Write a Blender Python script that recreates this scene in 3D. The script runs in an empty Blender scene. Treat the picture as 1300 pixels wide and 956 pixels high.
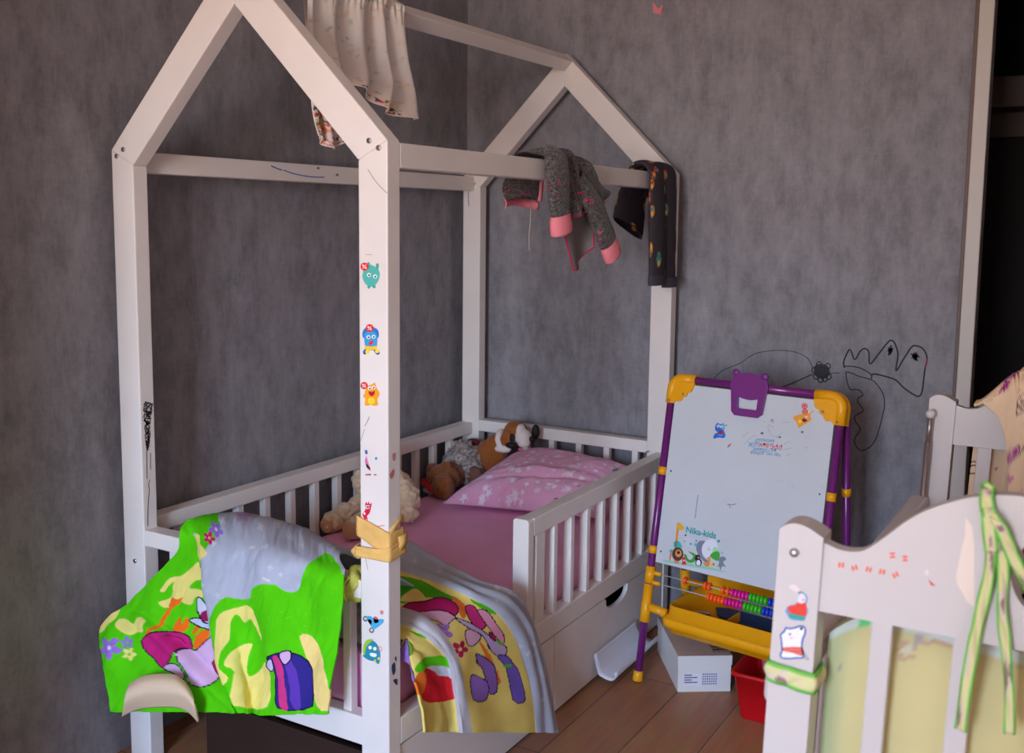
import bpy, bmesh, math, random
import numpy as np
from mathutils import Vector, Matrix, noise, Euler

sc = bpy.context.scene
COL = sc.collection
PI = math.pi

# ------------------------------------------------------------------ helpers
def lin(r, g, b):
    f = lambda c: (c / 255 / 12.92) if c <= 10 else ((c / 255 + 0.055) / 1.055) ** 2.4
    return (f(r), f(g), f(b))

MATS = {}
def mat(name, rgb=None, rough=0.6, spec=0.4, metal=0.0, var=0.0, vscale=6.0, vstretch=(1, 1, 1), bump=0.0,
        bscale=60.0, bstretch=(1, 1, 1), sheen=0.0, attr=None, coat=0.0, trans=0.0):
    """A node material: base colour (or a colour attribute), soft colour variation and a fine bump."""
    if name in MATS:
        return MATS[name]
    m = bpy.data.materials.new(name)
    m.use_nodes = True
    nt = m.node_tree
    b = nt.nodes['Principled BSDF']
    b.inputs['Roughness'].default_value = rough
    b.inputs['Specular IOR Level'].default_value = spec
    b.inputs['Metallic'].default_value = metal
    b.inputs['Sheen Weight'].default_value = sheen
    b.inputs['Coat Weight'].default_value = coat
    b.inputs['Transmission Weight'].default_value = trans
    tc = nt.nodes.new('ShaderNodeTexCoord')
    src = None
    if attr:
        a = nt.nodes.new('ShaderNodeVertexColor'); a.layer_name = attr
        src = a.outputs['Color']
    else:
        b.inputs['Base Color'].default_value = (*rgb, 1)
    if var > 0:
        mp = nt.nodes.new('ShaderNodeMapping'); mp.inputs['Scale'].default_value = vstretch
        nt.links.new(tc.outputs['Object'], mp.inputs['Vector'])
        n = nt.nodes.new('ShaderNodeTexNoise'); n.inputs['Scale'].default_value = vscale; n.inputs['Detail'].default_value = 5
        nt.links.new(mp.outputs['Vector'], n.inputs['Vector'])
        mr = nt.nodes.new('ShaderNodeMapRange')
        mr.inputs['From Min'].default_value = 0.3; mr.inputs['From Max'].default_value = 0.7
        mr.inputs['To Min'].default_value = 1 - var; mr.inputs['To Max'].default_value = 1 + var * 0.6
        nt.links.new(n.outputs['Fac'], mr.inputs['Value'])
        mx = nt.nodes.new('ShaderNodeMix'); mx.data_type = 'RGBA'; mx.blend_type = 'MULTIPLY'; mx.inputs['Factor'].default_value = 1
        if src is not None: nt.links.new(src, mx.inputs['A'])
        else: mx.inputs['A'].default_value = (*rgb, 1)
        cb = nt.nodes.new('ShaderNodeCombineColor')
        for i in range(3): nt.links.new(mr.outputs['Result'], cb.inputs[i])
        nt.links.new(cb.outputs['Color'], mx.inputs['B'])
        src = mx.outputs['Result']
    if src is not None:
        nt.links.new(src, b.inputs['Base Color'])
    if bump > 0:
        mp2 = nt.nodes.new('ShaderNodeMapping'); mp2.inputs['Scale'].default_value = bstretch
        nt.links.new(tc.outputs['Object'], mp2.inputs['Vector'])
        n2 = nt.nodes.new('ShaderNodeTexNoise'); n2.inputs['Scale'].default_value = bscale; n2.inputs['Detail'].default_value = 3
        nt.links.new(mp2.outputs['Vector'], n2.inputs['Vector'])
        bp = nt.nodes.new('ShaderNodeBump'); bp.inputs['Strength'].default_value = bump; bp.inputs['Distance'].default_value = 0.004
        nt.links.new(n2.outputs['Fac'], bp.inputs['Height'])
        nt.links.new(bp.outputs['Normal'], b.inputs['Normal'])
    MATS[name] = m
    return m

def ink(r, g, b, rough=0.5):
    """Flat print / plastic colour given in the photo's 8-bit values."""
    return mat('print_%d_%d_%d' % (r, g, b), lin(r, g, b), rough=rough, spec=0.3)

def world_origin(o):
    p = Vector((0, 0, 0))
    while o is not None:
        p += o.location; o = o.parent
    return p

class MB:
    """Collects geometry in room coordinates and links it as ONE mesh object."""
    def __init__(s):
        s.v = []; s.f = []; s.m = []; s.mats = []; s.smooth = []; s.cols = None
    def mi(s, m):
        if m not in s.mats: s.mats.append(m)
        return s.mats.index(m)
    def add(s, vs, fs, m, smooth=False):
        b = len(s.v); k = s.mi(m)
        s.v.extend(tuple(x) for x in vs)
        for f in fs:
            s.f.append(tuple(b + i for i in f)); s.m.append(k); s.smooth.append(smooth)
        return s
    def box(s, a, b, m):
        (x0, y0, z0), (x1, y1, z1) = a, b
        x0, x1 = min(x0, x1), max(x0, x1); y0, y1 = min(y0, y1), max(y0, y1); z0, z1 = min(z0, z1), max(z0, z1)
        vs = [(x0, y0, z0), (x1, y0, z0), (x1, y1, z0), (x0, y1, z0), (x0, y0, z1), (x1, y0, z1), (x1, y1, z1), (x0, y1, z1)]
        return s.add(vs, [(0, 3, 2, 1), (4, 5, 6, 7), (0, 1, 5, 4), (1, 2, 6, 5), (2, 3, 7, 6), (3, 0, 4, 7)], m)
    def obox(s, o, ax, ay, az, m):
        """box from corner o along three edge vectors"""
        o, ax, ay, az = map(Vector, (o, ax, ay, az))
        vs = [o, o + ax, o + ax + ay, o + ay, o + az, o + ax + az, o + ax + ay + az, o + ay + az]
        return s.add(vs, [(0, 3, 2, 1), (4, 5, 6, 7), (0, 1, 5, 4), (1, 2, 6, 5), (2, 3, 7, 6), (3, 0, 4, 7)], m)
    def prism(s, poly, d, m, smooth=False):
        """poly: 3-D points of a flat outline; d: extrusion vector"""
        n = len(poly); d = Vector(d); P = [Vector(p) for p in poly]
        vs = P + [p + d for p in P]
        fs = [tuple(range(n))[::-1], tuple(range(n, 2 * n))]
        b = len(s.v); k = s.mi(m)
        s.v.extend(tuple(x) for x in vs)
        for f in fs: s.f.append(tuple(b + i for i in f)); s.m.append(k); s.smooth.append(False)
        for i in range(n):
            j = (i + 1) % n
            s.f.append((b + i, b + j, b + n + j, b + n + i)); s.m.append(k); s.smooth.append(smooth)
        return s
    def tube(s, pts, r, m, n=12, caps=True, closed=False, flat=None):
        pts = [Vector(p) for p in pts]; L = len(pts)
        rr = r if isinstance(r, (list, tuple)) else [r] * L
        vs = []; prev = None
        for i, p in enumerate(pts):
            a = pts[(i - 1) % L] if (closed or i > 0) else p
            c = pts[(i + 1) % L] if (closed or i < L - 1) else p
            t = (c - a).normalized()
            if prev is None:
                u = t.orthogonal().normalized() if flat is None else (Vector(flat) - t * Vector(flat).dot(t)).normalized()
            else:
                u = (prev - t * prev.dot(t)).normalized()
            prev = u; w = t.cross(u)
            e = rr[i] if isinstance(rr[i], tuple) else (rr[i], rr[i])
            for k in range(n):
                q = 2 * PI * k / n
                vs.append(p + u * (math.cos(q) * e[0]) + w * (math.sin(q) * e[1]))
        fs = []
        for i in range(L if closed else L - 1):
            j = (i + 1) % L
            for k in range(n):
                l = (k + 1) % n
                fs.append((i * n + k, i * n + l, j * n + l, j * n + k))
        if caps and not closed:
            fs.append(tuple(range(n))[::-1]); fs.append(tuple((L - 1) * n + k for k in range(n)))
        return s.add(vs, fs, m, True)
    def ball(s, c, r, m, nu=20, nv=12, rot=None, fn=None):
        c = Vector(c); r = (r, r, r) if not isinstance(r, (tuple, list)) else r
        vs = []
        for j in range(nv + 1):
            th = PI * j / nv
            for i in range(nu):
                ph = 2 * PI * i / nu
                p = Vector((math.sin(th) * math.cos(ph) * r[0], math.sin(th) * math.sin(ph) * r[1], math.cos(th) * r[2]))
                if rot is not None: p = rot @ p
                vs.append(c + p)
        fs = []
        for j in range(nv):
            for i in range(nu):
                k = (i + 1) % nu
                fs.append((j * nu + i, (j + 1) * nu + i, (j + 1) * nu + k, j * nu + k))
        return s.add(vs, fs, m, True)
    def grid(s, G, m, closed_u=False, smooth=True):
        """G: rows x cols array of points"""
        R, Cn = len(G), len(G[0])
        vs = [p for row in G for p in row]
        fs = []
        for j in range(R - 1):
            for i in range(Cn if closed_u else Cn - 1):
                k = (i + 1) % Cn
                fs.append((j * Cn + i, j * Cn + k, (j + 1) * Cn + k, (j + 1) * Cn + i))
        return s.add(vs, fs, m, smooth)
    def build(s, name, parent=None, base=None, bevel=0.0, segs=2, solid=0.0, sub=0, weld=False, cols=None, tri=True):
        o_w = world_origin(parent) if parent is not None else None
        if o_w is None:
            if base is None:
                a = np.array(s.v); lo = a.min(0); hi = a.max(0)
                base = ((lo[0] + hi[0]) / 2, (lo[1] + hi[1]) / 2, lo[2])
            o_w = Vector(base)
        me = bpy.data.meshes.new(name)
        me.from_pydata([(x - o_w.x, y - o_w.y, z - o_w.z) for x, y, z in s.v], [], s.f)
        for m in s.mats: me.materials.append(m)
        me.polygons.foreach_set('material_index', s.m)
        me.polygons.foreach_set('use_smooth', s.smooth)
        if cols is not None:
            at = me.color_attributes.new('Col', 'FLOAT_COLOR', 'POINT')
            c4 = np.ones((len(s.v), 4), dtype=np.float32); c4[:, :3] = cols
            at.data.foreach_set('color', c4.ravel())
        bm = bmesh.new(); bm.from_mesh(me)
        if weld: bmesh.ops.remove_doubles(bm, verts=bm.verts, dist=0.0004)
        bmesh.ops.recalc_face_normals(bm, faces=bm.faces)
        big = [f for f in bm.faces if len(f.verts) > 4]
        if big and tri: bmesh.ops.triangulate(bm, faces=big)
        bm.to_mesh(me); bm.free()
        me.update()
        o = bpy.data.objects.new(name, me); COL.objects.link(o)
        if parent is not None: o.parent = parent
        else: o.location = o_w
        if solid:
            md = o.modifiers.new('thickness', 'SOLIDIFY'); md.thickness = solid; md.offset = 0
        if bevel:
            md = o.modifiers.new('edges', 'BEVEL'); md.width = bevel; md.segments = segs; md.limit_method = 'ANGLE'; md.angle_limit = 0.6
            md.harden_normals = False
        if sub:
            md = o.modifiers.new('smooth', 'SUBSURF'); md.levels = sub; md.render_levels = sub
        return o

def thing(name, loc, label, cat, group=None):
    o = bpy.data.objects.new(name, None); COL.objects.link(o); o.location = loc
    o.empty_display_size = 0.05
    return tag(o, label, cat, group)
def tag(o, label, cat, group=None, kind=None):
    o['label'] = label; o['category'] = cat
    if group: o['group'] = group
    if kind: o['kind'] = kind
    return o
def lab(o, label):
    o['label'] = label; return o
def struct(o):
    o['kind'] = 'structure'; return o

class Plane:
    """A flat printed area: origin, two in-plane axes and an outward normal."""
    def __init__(s, o, ax, ay, n):
        s.o, s.ax, s.ay, s.n = Vector(o), Vector(ax), Vector(ay), Vector(n)
    def p(s, a, b, c=0.0):
        return s.o + s.ax * a + s.ay * b + s.n * c

def smooth_poly(pts, k=4, closed=True):
    P = [np.array(p, float) for p in pts]; n = len(P); out = []
    for i in range(n if closed else n - 1):
        p0 = P[(i - 1) % n] if closed or i > 0 else P[0]
        p1 = P[i]; p2 = P[(i + 1) % n]
        p3 = P[(i + 2) % n] if closed or i + 2 < n else P[-1]
        for j in range(k):
            t = j / k
            out.append(0.5 * ((2 * p1) + (-p0 + p2) * t + (2 * p0 - 5 * p1 + 4 * p2 - p3) * t * t + (-p0 + 3 * p1 - 3 * p2 + p3) * t ** 3))
    if not closed: out.append(P[-1])
    return [tuple(q) for q in out]

def ell(cx, cy, rx, ry=None, n=20, rot=0.0):
    ry = ry or rx
    c, s_ = math.cos(rot), math.sin(rot)
    return [(cx + rx * math.cos(2 * PI * i / n) * c - ry * math.sin(2 * PI * i / n) * s_,
             cy + rx * math.cos(2 * PI * i / n) * s_ + ry * math.sin(2 * PI * i / n) * c) for i in range(n)]

def flat(mb, pl, poly, m, lift):
    """a flat print of outline poly"""
    vs = [pl.p(a, b, lift) for a, b in poly]
    mb.add(vs, [tuple(range(len(vs)))], m)
def stroke(mb, pl, pts, w, m, lift, k=4, closed=False):
    """a pen line drawn on a plane"""
    if k > 1: pts = smooth_poly(pts, k, closed)
    if closed: pts = pts + [pts[0]]
    L = []; R = []
    for i, p in enumerate(pts):
        a = pts[max(i - 1, 0)]; c = pts[min(i + 1, len(pts) - 1)]
        dx, dy = c[0] - a[0], c[1] - a[1]; d = math.hypot(dx, dy) or 1
        nx, ny = -dy / d * w / 2, dx / d * w / 2
        L.append(pl.p(p[0] + nx, p[1] + ny, lift)); R.append(pl.p(p[0] - nx, p[1] - ny, lift))
    n = len(L)
    mb.add(L + R, [(i, i + 1, n + i + 1, n + i) for i in range(n - 1)], m)
def lettering(mb, pl, text, size, m, lift, at=(0, 0), flip=False, width=None, slant=0.0, bold=0.0):
    cu = bpy.data.curves.new('lettering', 'FONT'); cu.body = text; cu.size = size; cu.offset = bold
    cu.resolution_u = 3; cu.align_x = 'CENTER'; cu.align_y = 'CENTER'
    o = bpy.data.objects.new('lettering', cu); COL.objects.link(o)
    dg = bpy.context.evaluated_depsgraph_get()
    me = bpy.data.meshes.new_from_object(o.evaluated_get(dg))
    xs = [v.co.x for v in me.vertices] or [0, 1]
    k = 1.0 if not width else width / max(1e-6, max(xs) - min(xs))
    sg = -1 if flip else 1
    vs = [pl.p(at[0] + sg * v.co.x * k, at[1] + sg * v.co.y + slant * sg * v.co.x * k, lift) for v in me.vertices]
    mb.add(vs, [tuple(p.vertices) for p in me.polygons], m)
    bpy.data.objects.remove(o); bpy.data.curves.remove(cu); bpy.data.meshes.remove(me)

def in_poly(X, Y, poly):
    inside = np.zeros(X.shape, bool); n = len(poly)
    for i in range(n):
        x0, y0 = poly[i]; x1, y1 = poly[(i + 1) % n]
        if y0 == y1: continue
        c = ((y0 > Y) != (y1 > Y)) & (X < (x1 - x0) * (Y - y0) / (y1 - y0) + x0)
        inside ^= c
    return inside
def near_line(X, Y, pts, w):
    d = np.full(X.shape, 1e9)
    for (x0, y0), (x1, y1) in zip(pts[:-1], pts[1:]):
        dx, dy = x1 - x0, y1 - y0; L = dx * dx + dy * dy + 1e-12
        t = np.clip(((X - x0) * dx + (Y - y0) * dy) / L, 0, 1)
        d = np.minimum(d, np.hypot(X - x0 - t * dx, Y - y0 - t * dy))
    return d < w / 2
def cat_rom(P, n):
    """P: array (k, ...) resampled to n points along axis 0"""
    P = np.asarray(P, float); k = len(P)
    t = np.linspace(0, k - 1, n); i = np.minimum(t.astype(int), k - 2); f = (t - i).reshape((-1,) + (1,) * (P.ndim - 1))
    p0 = P[np.maximum(i - 1, 0)]; p1 = P[i]; p2 = P[i + 1]; p3 = P[np.minimum(i + 2, k - 1)]
    return 0.5 * (2 * p1 + (p2 - p0) * f + (2 * p0 - 5 * p1 + 4 * p2 - p3) * f ** 2 + (3 * p1 - p0 - 3 * p2 + p3) * f ** 3)
def resample(G, nr, nc):
    G = np.asarray(G, float)
    G = cat_rom(G, nr)
    return np.swapaxes(cat_rom(np.swapaxes(G, 0, 1), nc), 0, 1)
def fbm(x, y, z, o=3):
    return noise.fractal(Vector((x, y, z)), 1.0, 2.0, o)
def grid_normals(S):
    du = np.gradient(S, axis=1); dv = np.gradient(S, axis=0)
    n = np.cross(du, dv); return n / (np.linalg.norm(n, axis=2, keepdims=True) + 1e-9)
def arr_noise(A, B, scale, seed, o=2):
    out = np.zeros(A.shape)
    for idx in np.ndindex(A.shape): out[idx] = noise.fractal(Vector((A[idx] * scale, B[idx] * scale, seed)), 1.0, 2.0, o)
    return out

# ------------------------------------------------------------------ materials
M_white = mat('white_painted_wood', lin(232, 225, 218), rough=0.42, var=0.05, vscale=5, vstretch=(1, 1, 1), bump=0.12, bscale=30)
M_cot = mat('white_cot_lacquer', lin(204, 196, 190), rough=0.35, var=0.02, vscale=4)
M_steel = mat('steel', (0.55, 0.55, 0.55), rough=0.3, metal=1.0)
M_black = mat('black_marker_ink', (0.012, 0.012, 0.014), rough=0.6)
M_purple = mat('purple_plastic_tube', lin(112, 32, 110), rough=0.22, spec=0.5)
M_clip = mat('purple_plastic_clip', lin(120, 44, 122), rough=0.4)
M_yellow = mat('yellow_plastic', lin(244, 168, 12), rough=0.35, var=0.03, vscale=8)
M_board = mat('whiteboard_enamel', lin(206, 210, 213), rough=0.25, spec=0.5, var=0.04, vscale=5)
M_sheet = mat('pink_cotton_sheet', lin(240, 176, 216), rough=0.85, spec=0.1, var=0.05, vscale=9, bump=0.25, bscale=22)
M_tan = mat('tan_fabric', lin(232, 186, 108), rough=0.85, spec=0.1, var=0.1, vscale=20, bump=0.3, bscale=120)
# ------------------------------------------------------------------ the room
XL, YB, XR, YF, ZC = -0.045, 1.75, 3.6, -4.5, 2.62

def wallpaper():
    m = bpy.data.materials.new('grey_textured_wallpaper'); m.use_nodes = True
    nt = m.node_tree; b = nt.nodes['Principled BSDF']
    b.inputs['Roughness'].default_value = 0.62; b.inputs['Specular IOR Level'].default_value = 0.35
    tc = nt.nodes.new('ShaderNodeTexCoord')
    def nz(scale, stretch, detail, rough=0.6):
        mp = nt.nodes.new('ShaderNodeMapping'); mp.inputs['Scale'].default_value = stretch
        nt.links.new(tc.outputs['Object'], mp.inputs['Vector'])
        n = nt.nodes.new('ShaderNodeTexNoise'); n.inputs['Scale'].default_value = scale; n.inputs['Detail'].default_value = detail
        n.inputs['Roughness'].default_value = rough
        nt.links.new(mp.outputs['Vector'], n.inputs['Vector']); return n.outputs['Fac']
    big = nz(3.4, (1, 1, 0.45), 3); mid = nz(15, (1, 1, 0.5), 6, 0.75); fine = nz(110, (1, 1, 0.16), 3, 0.7); cross = nz(110, (0.2, 0.2, 1), 3, 0.7)
    def mth(op, a, b_):
        n = nt.nodes.new('ShaderNodeMath'); n.operation = op
        for i, x in enumerate((a, b_)):
            if isinstance(x, (int, float)): n.inputs[i].default_value = x
            else: nt.links.new(x, n.inputs[i])
        return n.outputs[0]
    s = mth('ADD', mth('MULTIPLY', big, 0.22), mth('MULTIPLY', mid, 0.50))
    s = mth('ADD', s, mth('MULTIPLY', mth('ADD', fine, cross), 0.085))
    cr = nt.nodes.new('ShaderNodeValToRGB')
    cr.color_ramp.elements[0].position = 0.34; cr.color_ramp.elements[0].color = (*lin(111, 109, 113), 1)
    cr.color_ramp.elements[1].position = 0.58; cr.color_ramp.elements[1].color = (*lin(157, 155, 160), 1)
    nt.links.new(s, cr.inputs['Fac']); nt.links.new(cr.outputs['Color'], b.inputs['Base Color'])
    bp = nt.nodes.new('ShaderNodeBump'); bp.inputs['Strength'].default_value = 0.22; bp.inputs['Distance'].default_value = 0.002
    nt.links.new(mth('ADD', mth('MULTIPLY', mid, 0.6), fine), bp.inputs['Height']); nt.links.new(bp.outputs['Normal'], b.inputs['Normal'])
    return m
M_wall = wallpaper()

def laminate():
    m = bpy.data.materials.new('brown_laminate_floor'); m.use_nodes = True
    nt = m.node_tree; b = nt.nodes['Principled BSDF']; b.inputs['Roughness'].default_value = 0.4
    tc = nt.nodes.new('ShaderNodeTexCoord')
    br = nt.nodes.new('ShaderNodeTexBrick'); br.inputs['Scale'].default_value = 1
    br.inputs['Brick Width'].default_value = 1.2; br.inputs['Row Height'].default_value = 0.19; br.inputs['Mortar Size'].default_value = 0.0015
    br.inputs['Color1'].default_value = (*lin(172, 120, 82), 1); br.inputs['Color2'].default_value = (*lin(154, 106, 74), 1); br.inputs['Mortar'].default_value = (*lin(60, 42, 32), 1)
    mp = nt.nodes.new('ShaderNodeMapping'); mp.inputs['Rotation'].default_value = (0, 0, PI / 2)
    nt.links.new(tc.outputs['Object'], mp.inputs['Vector']); nt.links.new(mp.outputs['Vector'], br.inputs['Vector'])
    n = nt.nodes.new('ShaderNodeTexNoise'); n.inputs['Scale'].default_value = 9; n.inputs['Detail'].default_value = 6
    mp2 = nt.nodes.new('ShaderNodeMapping'); mp2.inputs['Scale'].default_value = (6, 0.6, 1)
    nt.links.new(tc.outputs['Object'], mp2.inputs['Vector']); nt.links.new(mp2.outputs['Vector'], n.inputs['Vector'])
    mx = nt.nodes.new('ShaderNodeMix'); mx.data_type = 'RGBA'; mx.blend_type = 'SOFT_LIGHT'; mx.inputs['Factor'].default_value = 0.6
    nt.links.new(br.outputs['Color'], mx.inputs['A']); nt.links.new(n.outputs['Color'], mx.inputs['B'])
    nt.links.new(mx.outputs['Result'], b.inputs['Base Color'])
    return m
M_floor = laminate()
M_ceil = mat('white_ceiling_paint', lin(242, 238, 232), rough=0.9)
M_cream_wall = mat('cream_bounce_paint', lin(226, 219, 212), rough=0.85)  # pale tone given to unseen walls to bounce light back inside
M_trim_brown = mat('brown_door_trim', lin(104, 84, 76), rough=0.5)
M_trim = mat('cream_door_casing', lin(196, 190, 180), rough=0.45)
M_dark = mat('unlit_hall_black', lin(20, 15, 14), rough=0.9)  # near-black stands in for the darkness of the unlit hall
M_darkwood = mat('dark_brown_wood', lin(50, 30, 22), rough=0.6, var=0.2, vscale=10, vstretch=(1, 1, 8))

DX0, DX1, DZ = 1.868, 2.72, 2.25      # door opening in the back wall
struct(MB().box((XL - 0.1, YF - 0.1, -0.1), (XR + 0.1, YB + 1.3, 0), M_floor).build('floor', base=(0, 0, 0)))
struct(MB().box((XL - 0.1, YF - 0.1, ZC), (XR + 0.1, YB + 1.3, ZC + 0.1), M_ceil).build('ceiling'))
struct(MB().box((XL - 0.1, YF - 0.1, 0), (XL, YB + 0.1, ZC), M_wall).build('wall_left', base=(XL, 0, 0)))
wb = MB()
wb.box((XL, YB, 0), (DX0, YB + 0.1, ZC), M_wall).box((DX1, YB, 0), (XR, YB + 0.1, ZC), M_wall).box((DX0, YB, DZ), (DX1, YB + 0.1, ZC), M_wall)
wall_back = struct(wb.build('wall_back', base=(0, YB, 0)))
struct(MB().box((XR, YF - 0.1, 0), (XR + 0.1, YB + 0.1, ZC), M_cream_wall).build('wall_right', base=(XR, 0, 0)))
# unseen blockers added: a step shades the left wall, a pier shades the cot
struct(MB().box((XL, YF, 0), (0.35, -0.95, ZC), M_cream_wall).build('light_blocker_step', base=(XL, -0.95, 0)))
struct(MB().box((2.08, -2.95, 0), (2.70, -2.50, ZC), M_cream_wall).build('light_blocker_pier', base=(2.4, -2.7, 0)))
# wall with the window the daylight comes through (behind the viewer)
WX0, WX1, WZ0, WZ1 = 1.35, 2.45, 0.75, 2.40
wf = MB()
wf.box((XL, YF - 0.1, 0), (WX0, YF, ZC), M_cream_wall).box((WX1, YF - 0.1, 0), (XR, YF, ZC), M_cream_wall)
wf.box((WX0, YF - 0.1, 0), (WX1, YF, WZ0), M_cream_wall).box((WX0, YF - 0.1, WZ1), (WX1, YF, ZC), M_cream_wall)
struct(wf.build('wall_front', base=(0, YF, 0)))
wn = MB()
for x in (WX0, (WX0 + WX1) / 2 - 0.02, WX1 - 0.04): wn.box((x, YF - 0.08, WZ0), (x + 0.04, YF - 0.03, WZ1), M_cot)
for z in (WZ0, WZ1 - 0.04): wn.box((WX0, YF - 0.08, z), (WX1, YF - 0.03, z + 0.04), M_cot)
struct(wn.build('window_1', bevel=0.004))
# door casing: brown strip, cream casing and the dark hall beyond
struct(MB().box((1.818, YB - 0.012, 0), (1.829, YB, DZ + 0.06), M_trim_brown).build('trim_1', bevel=0.002))
struct(MB().box((1.829, YB - 0.016, 0), (DX0 + 0.004, YB, DZ + 0.05), M_trim).box((DX0 + 0.004, YB - 0.016, DZ), (DX1 + 0.05, YB, DZ + 0.05), M_trim)
       .box((DX1, YB - 0.016, 0), (DX1 + 0.05, YB, DZ), M_trim).build('trim_2', bevel=0.003))
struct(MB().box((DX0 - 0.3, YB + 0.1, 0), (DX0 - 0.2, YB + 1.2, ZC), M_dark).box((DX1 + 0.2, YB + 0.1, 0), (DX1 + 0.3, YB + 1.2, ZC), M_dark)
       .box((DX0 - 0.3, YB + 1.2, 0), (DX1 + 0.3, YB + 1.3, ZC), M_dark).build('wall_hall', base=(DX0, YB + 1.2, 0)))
# cupboard in the hall, its colours darkened to look unlit
wd = thing('hall_cupboard', (2.2, YB + 1.0, 0), 'dark brown wooden cupboard in the unlit hall behind the door opening', 'cupboard')
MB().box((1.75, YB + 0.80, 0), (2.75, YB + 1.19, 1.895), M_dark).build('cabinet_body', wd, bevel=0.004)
MB().box((1.75, YB + 0.60, 1.895), (2.75, YB + 1.19, 2.005), M_darkwood).build('shelf_board', wd, bevel=0.004)
MB().box((1.75, YB + 0.76, 1.80), (2.75, YB + 0.80, 1.895), M_darkwood).build('apron', wd, bevel=0.004)

# ------------------------------------------------------------------ camera
yaw, pitch, roll = 0.53085, -0.11649, 0.01107
F = Vector((-math.sin(yaw) * math.cos(pitch), math.cos(yaw) * math.cos(pitch), math.sin(pitch)))
r_ = Vector((math.cos(yaw), math.sin(yaw), 0)); u_ = r_.cross(F)
R_ = r_ * math.cos(roll) + u_ * math.sin(roll); U_ = u_ * math.cos(roll) - r_ * math.sin(roll)
cd = bpy.data.cameras.new('camera'); cam = bpy.data.objects.new('camera', cd); COL.objects.link(cam)
cam.matrix_world = Matrix(((R_.x, U_.x, -F.x, 2.2668), (R_.y, U_.y, -F.y, -1.8143), (R_.z, U_.z, -F.z, 1.4771), (0, 0, 0, 1)))
cd.sensor_fit = 'HORIZONTAL'; cd.sensor_width = 36.0; cd.lens = 36.0 * 1320.5 / 1300
cd.shift_y = -45 / 1300
cd.clip_start = 0.05
cd.dof.use_dof = True; cd.dof.focus_distance = 2.75; cd.dof.aperture_fstop = 5.0
sc.camera = cam

# ------------------------------------------------------------------ daylight
w = bpy.data.worlds.new('daylight'); sc.world = w; w.use_nodes = True
nt = w.node_tree; bg = nt.nodes['Background']
tc = nt.nodes.new('ShaderNodeTexCoord'); sx = nt.nodes.new('ShaderNodeSeparateXYZ'); nt.links.new(tc.outputs['Generated'], sx.inputs[0])
cr = nt.nodes.new('ShaderNodeValToRGB'); mr = nt.nodes.new('ShaderNodeMapRange')
mr.inputs['From Min'].default_value = -0.35; mr.inputs['From Max'].default_value = 0.45
nt.links.new(sx.outputs['Z'], mr.inputs['Value']); nt.links.new(mr.outputs['Result'], cr.inputs['Fac'])
e = cr.color_ramp.elements
e[0].position = 0.0; e[0].color = (0.56, 0.36, 0.26, 1)
e[1].position = 1.0; e[1].color = (0.44, 0.86, 1.62, 1)
for p_, c_ in ((0.30, (0.70, 0.51, 0.42)), (0.46, (0.82, 0.79, 0.80)), (0.68, (0.74, 1.00, 1.40))):
    k = e.new(p_); k.color = (*c_, 1)
nt.links.new(cr.outputs['Color'], bg.inputs['Color']); bg.inputs['Strength'].default_value = 20.0
ld = bpy.data.lights.new('window_daylight', 'AREA'); ld.shape = 'RECTANGLE'; ld.size = WX1 - WX0; ld.size_y = WZ1 - WZ0
ld.cycles.is_portal = True
lo = bpy.data.objects.new('window_daylight', ld); COL.objects.link(lo)
lo.location = ((WX0 + WX1) / 2, YF - 0.02, (WZ0 + WZ1) / 2); lo.rotation_euler = (PI / 2, 0, 0)
sc.view_settings.view_transform = 'Standard'; sc.view_settings.look = 'None'
sc.view_settings.gamma = 1.0; sc.view_settings.use_curve_mapping = False
sc.view_settings.exposure = 0.94
sc.cycles.max_bounces = 12; sc.cycles.diffuse_bounces = 7
# ------------------------------------------------------------------ the house bed
W, L, pw, pd = 0.886, 1.70, 0.0796, 0.0462
Hk, Hi, Ak, Ai = 1.643, 1.602, 2.085, 1.966
zt, zb, bt = 1.6406, 1.5856, 0.0515
bed = thing('house_bed', (W / 2, L / 2, 0), 'white painted wooden house-shaped bed frame with slatted sides and drawers', 'bed')
BEV = 0.003
def post(x0, y0):
    left = x0 < 0.2
    o, i = (x0, x0 + pw) if left else (x0 + pw, x0)
    poly = [(o, y0, 0), (i, y0, 0), (i, y0, Hi), (o, y0, Hk)] if left else [(i, y0, 0), (o, y0, 0), (o, y0, Hk), (i, y0, Hi)]
    return MB().prism(poly, (0, pd, 0), M_white).build('post', bed, bevel=BEV)
Yb = L - pd
posts = {(ix, iy): post((0, W - pw)[ix], (0, Yb)[iy]) for ix in (0, 1) for iy in (0, 1)}
for y0 in (0, Yb):
    for sgn in (0, 1):
        X = (lambda x: x) if sgn == 0 else (lambda x: W - x)
        poly = [(X(0), y0, Hk), (X(pw), y0, Hi), (W / 2, y0, Ai), (W / 2, y0, Ak)]
        rf = MB().prism(poly, (0, pd, 0), M_white).build('rafter', bed, bevel=BEV)
        if y0 == 0:
            for dx, dz in ((0.018, -0.016), (0.044, 0.0)):
                px, pz = X(dx + 0.004), Hk + dz
                MB().tube([(px, -0.0005, pz), (px, -0.003, pz), (px, -0.0032, pz)], [0.0062, 0.0062, 0.0035], M_steel, n=12).build('screw', rf)
MB().tube([(0.043, -0.0005, 0.56), (0.043, -0.003, 0.56)], 0.006, M_steel).build('screw', posts[0, 0])
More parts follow.
